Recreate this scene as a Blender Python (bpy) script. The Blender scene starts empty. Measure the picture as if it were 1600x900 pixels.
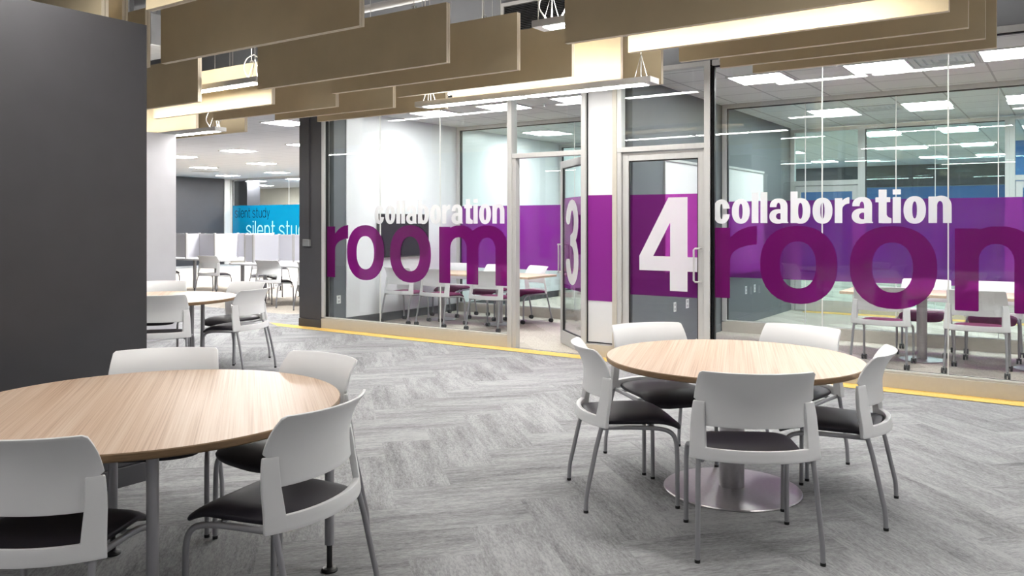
import bpy, bmesh, math, random, json
from mathutils import Vector, Matrix
C = bpy.context.scene.collection
SC = bpy.context.scene
PI = math.pi

# ------------------------------------------------------------------ camera, world, exposure
CAM_H, YAW, FPX = 1.49, math.radians(34.57), 1276.0
cd = bpy.data.cameras.new('camera'); cam = bpy.data.objects.new('camera', cd); C.objects.link(cam)
cam.location = (0, 0, CAM_H); cam.rotation_euler = (PI/2, 0, YAW)
cd.sensor_fit = 'HORIZONTAL'; cd.sensor_width = 36.0; cd.lens = FPX/1600*36.0
cd.shift_x = 0.0; cd.shift_y = -(450-349)/1600.0; cd.clip_start = 0.05; cd.clip_end = 200
SC.camera = cam
W = bpy.data.worlds.new('world'); SC.world = W; W.use_nodes = True
W.node_tree.nodes['Background'].inputs[0].default_value = (0.80, 0.86, 1.0, 1)
W.node_tree.nodes['Background'].inputs[1].default_value = 0.30
SC.view_settings.view_transform = 'Standard'; SC.view_settings.look = 'None'
SC.view_settings.gamma = 1.0; SC.view_settings.use_curve_mapping = False
SC.view_settings.exposure = 0.0
try:
    SC.cycles.use_denoising = True
    SC.cycles.max_bounces = 9; SC.cycles.diffuse_bounces = 4; SC.cycles.glossy_bounces = 4
    SC.cycles.transparent_max_bounces = 24; SC.cycles.sample_clamp_indirect = 6.0
    SC.cycles.caustics_reflective = False; SC.cycles.caustics_refractive = False
except Exception:
    pass
# lamp strengths (radiance of the luminous panels) and the lamps' colours
L_ROOM, L_STUDY, L_DOWN, L_UP, L_BEYOND = 36.0, 150.0, 50.0, 30.0, 46.0
WHITE, WARM = (1.0, 0.985, 0.97), (1.0, 0.97, 0.925)

# ------------------------------------------------------------------ materials
def new_mat(name):
    m = bpy.data.materials.new(name); m.use_nodes = True
    nt = m.node_tree; return m, nt, nt.nodes['Principled BSDF']
def mat(name, col, rough=0.5, metal=0.0, spec=0.5, coat=0.0):
    m, nt, p = new_mat(name)
    p.inputs['Base Color'].default_value = (*col, 1); p.inputs['Roughness'].default_value = rough
    p.inputs['Metallic'].default_value = metal; p.inputs['Specular IOR Level'].default_value = spec
    p.inputs['Coat Weight'].default_value = coat
    return m
def emis(name, col, s):
    m, nt, p = new_mat(name)
    p.inputs['Base Color'].default_value = (0.9, 0.9, 0.9, 1)
    p.inputs['Emission Color'].default_value = (*col, 1); p.inputs['Emission Strength'].default_value = s
    return m
def nd(nt, t, **kw):
    n = nt.nodes.new(t)
    for k, v in kw.items(): setattr(n, k, v)
    return n
def noisy(name, col, amt, scale, rough=0.5, stretch=(1, 1, 1), metal=0.0, spec=0.5, bump=0.0, detail=4.0):
    """base colour varied a little by stretched noise, with optional bump"""
    m, nt, p = new_mat(name)
    tc = nd(nt, 'ShaderNodeTexCoord'); mp = nd(nt, 'ShaderNodeMapping'); nz = nd(nt, 'ShaderNodeTexNoise')
    mp.inputs['Scale'].default_value = stretch; nz.inputs['Scale'].default_value = scale; nz.inputs['Detail'].default_value = detail
    cr = nd(nt, 'ShaderNodeValToRGB')
    cr.color_ramp.elements[0].position = 0.3; cr.color_ramp.elements[1].position = 0.7
    cr.color_ramp.elements[0].color = (*[c*(1-amt) for c in col], 1); cr.color_ramp.elements[1].color = (*[min(1, c*(1+amt)) for c in col], 1)
    nt.links.new(tc.outputs['Object'], mp.inputs[0]); nt.links.new(mp.outputs[0], nz.inputs['Vector'])
    nt.links.new(nz.outputs[0], cr.inputs[0]); nt.links.new(cr.outputs[0], p.inputs['Base Color'])
    p.inputs['Roughness'].default_value = rough; p.inputs['Metallic'].default_value = metal; p.inputs['Specular IOR Level'].default_value = spec
    if bump:
        b = nd(nt, 'ShaderNodeBump'); b.inputs['Strength'].default_value = bump; b.inputs['Distance'].default_value = 0.004
        nt.links.new(nz.outputs[0], b.inputs['Height']); nt.links.new(b.outputs[0], p.inputs['Normal'])
    return m
def math_node(nt, op, a, b=None, c=None):
    n = nd(nt, 'ShaderNodeMath', operation=op)
    for i, v in enumerate((a, b, c)):
        if v is None: continue
        if isinstance(v, (int, float)): n.inputs[i].default_value = v
        else: nt.links.new(v, n.inputs[i])
    return n.outputs[0]
def carpet(name, dark, light, w=0.25, n=4):
    """woven carpet planks laid in herringbone at 45 degrees, streaks running along each plank"""
    m, nt, p = new_mat(name)
    tc = nd(nt, 'ShaderNodeTexCoord'); mp0 = nd(nt, 'ShaderNodeMapping'); mp0.inputs['Rotation'].default_value = (0, 0, math.radians(-47)); mp0.inputs['Scale'].default_value = (1/w, 1/w, 1)
    nt.links.new(tc.outputs['Object'], mp0.inputs[0]); sep = nd(nt, 'ShaderNodeSeparateXYZ'); nt.links.new(mp0.outputs[0], sep.inputs[0])
    u, v = sep.outputs[0], sep.outputs[1]; i, j = math_node(nt, 'FLOOR', u), math_node(nt, 'FLOOR', v)
    k = math_node(nt, 'FLOORED_MODULO', math_node(nt, 'SUBTRACT', i, j), 2.0*n)
    vert = math_node(nt, 'GREATER_THAN', k, n-0.5)
    def mix(fac, x, y):
        q = nd(nt, 'ShaderNodeMix', data_type='FLOAT')
        for sck, val in ((q.inputs[0], fac), (q.inputs[2], x), (q.inputs[3], y)):
            if isinstance(val, (int, float)): sck.default_value = val
            else: nt.links.new(val, sck)
        return q.outputs[0]
    idx = mix(vert, math_node(nt, 'SUBTRACT', i, k), i)
    idy = mix(vert, j, math_node(nt, 'SUBTRACT', j, math_node(nt, 'SUBTRACT', 2.0*n-1, k)))
    cv = nd(nt, 'ShaderNodeCombineXYZ'); nt.links.new(idx, cv.inputs[0]); nt.links.new(idy, cv.inputs[1]); nt.links.new(vert, cv.inputs[2])
    wn = nd(nt, 'ShaderNodeTexWhiteNoise', noise_dimensions='3D'); nt.links.new(cv.outputs[0], wn.inputs['Vector'])
    al, ac = mix(vert, u, v), mix(vert, v, u)                       # along and across the plank
    def streak(sa, sc, z, det=5, rough=0.65):
        c = nd(nt, 'ShaderNodeCombineXYZ'); nt.links.new(math_node(nt, 'MULTIPLY', al, sa), c.inputs[0]); nt.links.new(math_node(nt, 'MULTIPLY', ac, sc), c.inputs[1])
        nt.links.new(math_node(nt, 'ADD', math_node(nt, 'MULTIPLY', wn.outputs[0], 37.0), z), c.inputs[2])
        nz = nd(nt, 'ShaderNodeTexNoise'); nz.inputs['Scale'].default_value = 1.0; nz.inputs['Detail'].default_value = det; nz.inputs['Roughness'].default_value = rough
        nt.links.new(c.outputs[0], nz.inputs['Vector']); return math_node(nt, 'SUBTRACT', nz.outputs[0], 0.5)
    fine, mid, blot = streak(9, 30, 0, 4, 0.8), streak(1.3, 9, 5, 4), streak(0.30, 1.5, 11, 3)
    val = math_node(nt, 'ADD', math_node(nt, 'ADD', math_node(nt, 'MULTIPLY', fine, 0.85), math_node(nt, 'MULTIPLY', mid, 0.42)), math_node(nt, 'MULTIPLY', blot, 0.62))
    val = math_node(nt, 'ADD', val, math_node(nt, 'MULTIPLY', math_node(nt, 'SUBTRACT', wn.outputs[0], 0.5), 0.05))
    val = math_node(nt, 'ADD', val, 0.5)
    cr = nd(nt, 'ShaderNodeValToRGB'); nt.links.new(val, cr.inputs[0])
    cr.color_ramp.elements[0].position = 0.16; cr.color_ramp.elements[1].position = 0.66
    cr.color_ramp.elements[0].color = (*dark, 1); cr.color_ramp.elements[1].color = (*light, 1)
    nt.links.new(cr.outputs[0], p.inputs['Base Color'])
    bp = nd(nt, 'ShaderNodeBump'); bp.inputs['Strength'].default_value = 0.35; bp.inputs['Distance'].default_value = 0.004
    nt.links.new(val, bp.inputs['Height']); nt.links.new(bp.outputs[0], p.inputs['Normal'])
    p.inputs['Roughness'].default_value = 0.95; p.inputs['Specular IOR Level'].default_value = 0.15
    return m
def planks(name, dark, light, w=0.25, l=1.0):
    m, nt, p = new_mat(name)
    tc = nd(nt, 'ShaderNodeTexCoord'); mp = nd(nt, 'ShaderNodeMapping'); mp.inputs['Rotation'].default_value = (0, 0, math.radians(45))
    br = nd(nt, 'ShaderNodeTexBrick'); br.inputs['Scale'].default_value = 1.0; br.inputs['Brick Width'].default_value = l; br.inputs['Row Height'].default_value = w
    br.inputs['Mortar Size'].default_value = 0.0; br.inputs['Color1'].default_value = (*dark, 1); br.inputs['Color2'].default_value = (*light, 1)
    nz = nd(nt, 'ShaderNodeTexNoise'); nz.inputs['Scale'].default_value = 60; nz.inputs['Detail'].default_value = 3
    nt.links.new(tc.outputs['Object'], mp.inputs[0]); nt.links.new(mp.outputs[0], br.inputs['Vector']); nt.links.new(tc.outputs['Object'], nz.inputs['Vector'])
    mx = nd(nt, 'ShaderNodeMix', data_type='RGBA', blend_type='OVERLAY'); mx.inputs[0].default_value = 0.55
    nt.links.new(br.outputs[0], mx.inputs[6]); nt.links.new(nz.outputs[0], mx.inputs[7]); nt.links.new(mx.outputs[2], p.inputs['Base Color'])
    p.inputs['Roughness'].default_value = 0.85; p.inputs['Specular IOR Level'].default_value = 0.2
    return m
def ceiling_tiles(name, col, line, size=0.61):
    m, nt, p = new_mat(name)
    tc = nd(nt, 'ShaderNodeTexCoord'); sep = nd(nt, 'ShaderNodeSeparateXYZ'); nt.links.new(tc.outputs['Object'], sep.inputs[0])
    def near(s, off):
        f = math_node(nt, 'FRACT', math_node(nt, 'DIVIDE', math_node(nt, 'ADD', s, off+200*size), size))
        return math_node(nt, 'LESS_THAN', f, 0.035)
    g = math_node(nt, 'MAXIMUM', near(sep.outputs[0], 0.14), near(sep.outputs[1], 0.25))
    nz = nd(nt, 'ShaderNodeTexNoise'); nz.inputs['Scale'].default_value = 90; nt.links.new(tc.outputs['Object'], nz.inputs['Vector'])
    cr = nd(nt, 'ShaderNodeValToRGB'); nt.links.new(nz.outputs[0], cr.inputs[0])
    cr.color_ramp.elements[0].color = (*[c*0.92 for c in col], 1); cr.color_ramp.elements[1].color = (*[min(1, c*1.05) for c in col], 1)
    mx = nd(nt, 'ShaderNodeMix', data_type='RGBA'); nt.links.new(g, mx.inputs[0]); nt.links.new(cr.outputs[0], mx.inputs[6]); mx.inputs[7].default_value = (*line, 1)
    nt.links.new(mx.outputs[2], p.inputs['Base Color']); p.inputs['Roughness'].default_value = 0.9
    return m
def wood(name, dark, mid, light):
    m, nt, p = new_mat(name)
    tc = nd(nt, 'ShaderNodeTexCoord')
    def layer(sx, sy, sc, det):
        mp = nd(nt, 'ShaderNodeMapping'); mp.inputs['Scale'].default_value = (sx, sy, 1); nz = nd(nt, 'ShaderNodeTexNoise')
        nz.inputs['Scale'].default_value = sc; nz.inputs['Detail'].default_value = det; nz.inputs['Roughness'].default_value = 0.65
        nt.links.new(tc.outputs['Object'], mp.inputs[0]); nt.links.new(mp.outputs[0], nz.inputs['Vector']); return nz.outputs[0]
    v = math_node(nt, 'ADD', math_node(nt, 'MULTIPLY', layer(62, 0.30, 2.6, 4), 0.66), math_node(nt, 'MULTIPLY', layer(12, 0.16, 2.0, 2), 0.34))
    cr = nd(nt, 'ShaderNodeValToRGB'); nt.links.new(v, cr.inputs[0])
    e = cr.color_ramp.elements; e[0].position = 0.32; e[0].color = (*dark, 1); e[1].position = 0.66; e[1].color = (*light, 1)
    q = e.new(0.47); q.color = (*mid, 1)
    nt.links.new(cr.outputs[0], p.inputs['Base Color']); p.inputs['Roughness'].default_value = 0.40; p.inputs['Specular IOR Level'].default_value = 0.5
    return m
def glass(name, tint, f0=0.045):
    """thin architectural glass: sees through with a tint, mirrors by Schlick's law"""
    m = bpy.data.materials.new(name); m.use_nodes = True; nt = m.node_tree; nt.nodes.clear()
    out = nd(nt, 'ShaderNodeOutputMaterial'); lw = nd(nt, 'ShaderNodeLayerWeight'); lw.inputs['Blend'].default_value = 0.5
    f = math_node(nt, 'ADD', math_node(nt, 'MULTIPLY', math_node(nt, 'POWER', lw.outputs['Facing'], 5.0), 1-f0), f0)
    tr = nd(nt, 'ShaderNodeBsdfTransparent'); tr.inputs[0].default_value = (*tint, 1)
    gl = nd(nt, 'ShaderNodeBsdfGlossy'); gl.inputs['Roughness'].default_value = 0.0; gl.inputs[0].default_value = (0.95, 0.98, 1, 1)
    mx = nd(nt, 'ShaderNodeMixShader'); nt.links.new(f, mx.inputs[0]); nt.links.new(tr.outputs[0], mx.inputs[1]); nt.links.new(gl.outputs[0], mx.inputs[2])
    nt.links.new(mx.outputs[0], out.inputs[0]); return m
def film(name, tint, body, see, through=0.35):
    """translucent vinyl film stuck on glass"""
    m = bpy.data.materials.new(name); m.use_nodes = True; nt = m.node_tree; nt.nodes.clear()
    out = nd(nt, 'ShaderNodeOutputMaterial'); tr = nd(nt, 'ShaderNodeBsdfTransparent'); tr.inputs[0].default_value = (*tint, 1)
    df = nd(nt, 'ShaderNodeBsdfDiffuse'); df.inputs[0].default_value = (*body, 1)
    tl = nd(nt, 'ShaderNodeBsdfTranslucent'); tl.inputs[0].default_value = (*body, 1)
    m1 = nd(nt, 'ShaderNodeMixShader'); m1.inputs[0].default_value = through; nt.links.new(df.outputs[0], m1.inputs[1]); nt.links.new(tl.outputs[0], m1.inputs[2])
    m2 = nd(nt, 'ShaderNodeMixShader'); m2.inputs[0].default_value = see; nt.links.new(m1.outputs[0], m2.inputs[1]); nt.links.new(tr.outputs[0], m2.inputs[2])
    lw = nd(nt, 'ShaderNodeLayerWeight'); f = math_node(nt, 'ADD', math_node(nt, 'MULTIPLY', math_node(nt, 'POWER', lw.outputs['Facing'], 5.0), 0.9), 0.035)
    gl = nd(nt, 'ShaderNodeBsdfGlossy'); gl.inputs['Roughness'].default_value = 0.03
    m3 = nd(nt, 'ShaderNodeMixShader'); nt.links.new(f, m3.inputs[0]); nt.links.new(m2.outputs[0], m3.inputs[1]); nt.links.new(gl.outputs[0], m3.inputs[2])
    nt.links.new(m3.outputs[0], out.inputs[0]); return m

M = dict(
    carpet=carpet('woven_grey_carpet', (0.105, 0.105, 0.11), (0.42, 0.425, 0.435), 0.33, 3),
    room_carpet=planks('beige_plank_carpet', (0.42, 0.38, 0.33), (0.62, 0.58, 0.52)),
    tan_carpet=planks('tan_plank_carpet', (0.42, 0.38, 0.32), (0.56, 0.51, 0.45)),
    yellow=noisy('yellow_edge_carpet', (0.80, 0.53, 0.165), 0.10, 60, rough=0.9, spec=0.1),
    white_wall=noisy('white_paint', (0.80, 0.81, 0.83), 0.01, 8, rough=0.6),
    board_wall=noisy('white_marker_wall', (0.84, 0.85, 0.88), 0.01, 4, rough=0.28),
    grey_wall=noisy('blue_grey_paint', (0.135, 0.148, 0.165), 0.03, 6, rough=0.55),
    dark_wall=noisy('charcoal_paint', (0.058, 0.057, 0.064), 0.05, 5, rough=0.5),
    study_wall=noisy('near_black_paint', (0.036, 0.036, 0.042), 0.05, 5, rough=0.5),
    pale_wall=noisy('pale_grey_paint', (0.56, 0.56, 0.60), 0.02, 5, rough=0.6),
    bulkhead=noisy('mid_grey_paint', (0.27, 0.28, 0.30), 0.03, 5, rough=0.7),
    blue_wall=noisy('blue_paint', (0.015, 0.14, 0.42), 0.05, 3, rough=0.55),
    cream_wall=noisy('cream_paint', (0.72, 0.68, 0.58), 0.02, 5, rough=0.7),
    slab=noisy('grey_ceiling_paint', (0.36, 0.36, 0.37), 0.06, 3, rough=0.9),
    tiles=ceiling_tiles('acoustic_tile', (0.88, 0.885, 0.885), (0.52, 0.53, 0.54)),
    study_tiles=ceiling_tiles('pale_acoustic_tile', (0.90, 0.90, 0.93), (0.76, 0.76, 0.79)),
    alu=noisy('brushed_aluminium', (0.60, 0.60, 0.595), 0.03, 40, rough=0.40, stretch=(1, 1, 0.05), metal=0.12),
    sill=noisy('champagne_aluminium', (0.60, 0.565, 0.50), 0.02, 30, rough=0.42, metal=0.12),
    gasket=mat('black_gasket', (0.012, 0.012, 0.013), 0.5),
    joint=mat('silicone_joint', (0.80, 0.82, 0.80), 0.4),
    front_glass=glass('clear_glass', (0.965, 0.985, 0.98)),
    rear_glass=glass('faint_green_glass', (0.90, 0.965, 0.955), 0.055),
    far_glass=glass('green_glass', (0.86, 0.95, 0.945), 0.06),
    purple_letters=film('purple_letter_film', (0.36, 0.015, 0.32), (0.175, 0.010, 0.135), 0.30),
    purple_band=film('purple_band_film', (0.62, 0.085, 0.54), (0.20, 0.018, 0.19), 0.68),
    rear_band=film('violet_band_film', (0.42, 0.05, 0.47), (0.20, 0.022, 0.24), 0.50),
    white_letters=film('white_letter_film', (0.9, 0.9, 0.9), (0.93, 0.94, 0.96), 0.06, 0.15),
    purple_paint=mat('purple_panel_film', (0.245, 0.018, 0.26), 0.35),
    blue_film=film('blue_band_film', (0.02, 0.34, 0.58), (0.0, 0.18, 0.34), 0.35),
    shadow_letters=film('shadow_letter_film', (0.01, 0.03, 0.1), (0.003, 0.007, 0.03), 0.06),
    mint_letters=film('mint_letter_film', (0.6, 0.9, 0.9), (0.55, 0.88, 0.90), 0.2),
    plastic=mat('white_chair_plastic', (0.86, 0.865, 0.875), 0.42),
    seat=noisy('black_upholstery', (0.028, 0.025, 0.034), 0.15, 220, rough=0.48, spec=0.35),
    plum=noisy('plum_upholstery', (0.16, 0.018, 0.085), 0.15, 220, rough=0.7, spec=0.3),
    steel=mat('silver_painted_steel', (0.38, 0.38, 0.405), 0.38, 0.45),
    disc=noisy('brushed_steel_disc', (0.52, 0.50, 0.52), 0.05, 60, rough=0.33, metal=0.7),
    black=mat('black_plastic', (0.012, 0.012, 0.013), 0.45),
    wood=wood('light_zebrano_laminate', (0.44, 0.275, 0.175), (0.64, 0.465, 0.34), (0.75, 0.60, 0.48)),
    wood_edge=noisy('wood_edge_band', (0.235, 0.145, 0.075), 0.15, 20, rough=0.5, stretch=(1, 1, 8)),
    pale_wood=wood('pale_wood_laminate', (0.62, 0.46, 0.31), (0.72, 0.56, 0.40), (0.80, 0.66, 0.50)),
    baffle=noisy('tan_baffle_face', (0.57, 0.475, 0.315), 0.05, 3.0, rough=0.75, spec=0.2),
    ply=noisy('pale_plywood_edge', (0.80, 0.71, 0.56), 0.06, 40, rough=0.6, stretch=(1, 10, 10)),
    fixture=mat('white_fixture_metal', (0.70, 0.69, 0.68), 0.4, 0.2),
    cable=mat('bright_cable', (0.75, 0.75, 0.73), 0.3, 0.6),
    cord=mat('white_power_cord', (0.85, 0.84, 0.80), 0.5),
    galv=noisy('galvanised_steel', (0.48, 0.49, 0.50), 0.10, 6, rough=0.35, metal=0.7),
    board=mat('whiteboard_enamel', (0.88, 0.89, 0.90), 0.22),
    outlet=mat('white_outlet_plastic', (0.85, 0.86, 0.86), 0.4),
    screen=mat('black_glass_screen', (0.008, 0.009, 0.012), 0.08, spec=0.6),
    desk=mat('white_desk_laminate', (0.84, 0.84, 0.87), 0.4),
    divider=mat('white_frosted_divider', (0.82, 0.82, 0.88), 0.35),
    room_lamp=emis('ceiling_panel_glow', WHITE, L_ROOM),
    study_lamp=emis('study_panel_glow', WHITE, L_STUDY),
    beyond_lamp=emis('far_panel_glow', WHITE, L_BEYOND),
    down_lamp=emis('pendant_glow', WARM, L_DOWN),
    up_lamp=emis('pendant_up_glow', WARM, L_UP),
)
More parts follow.
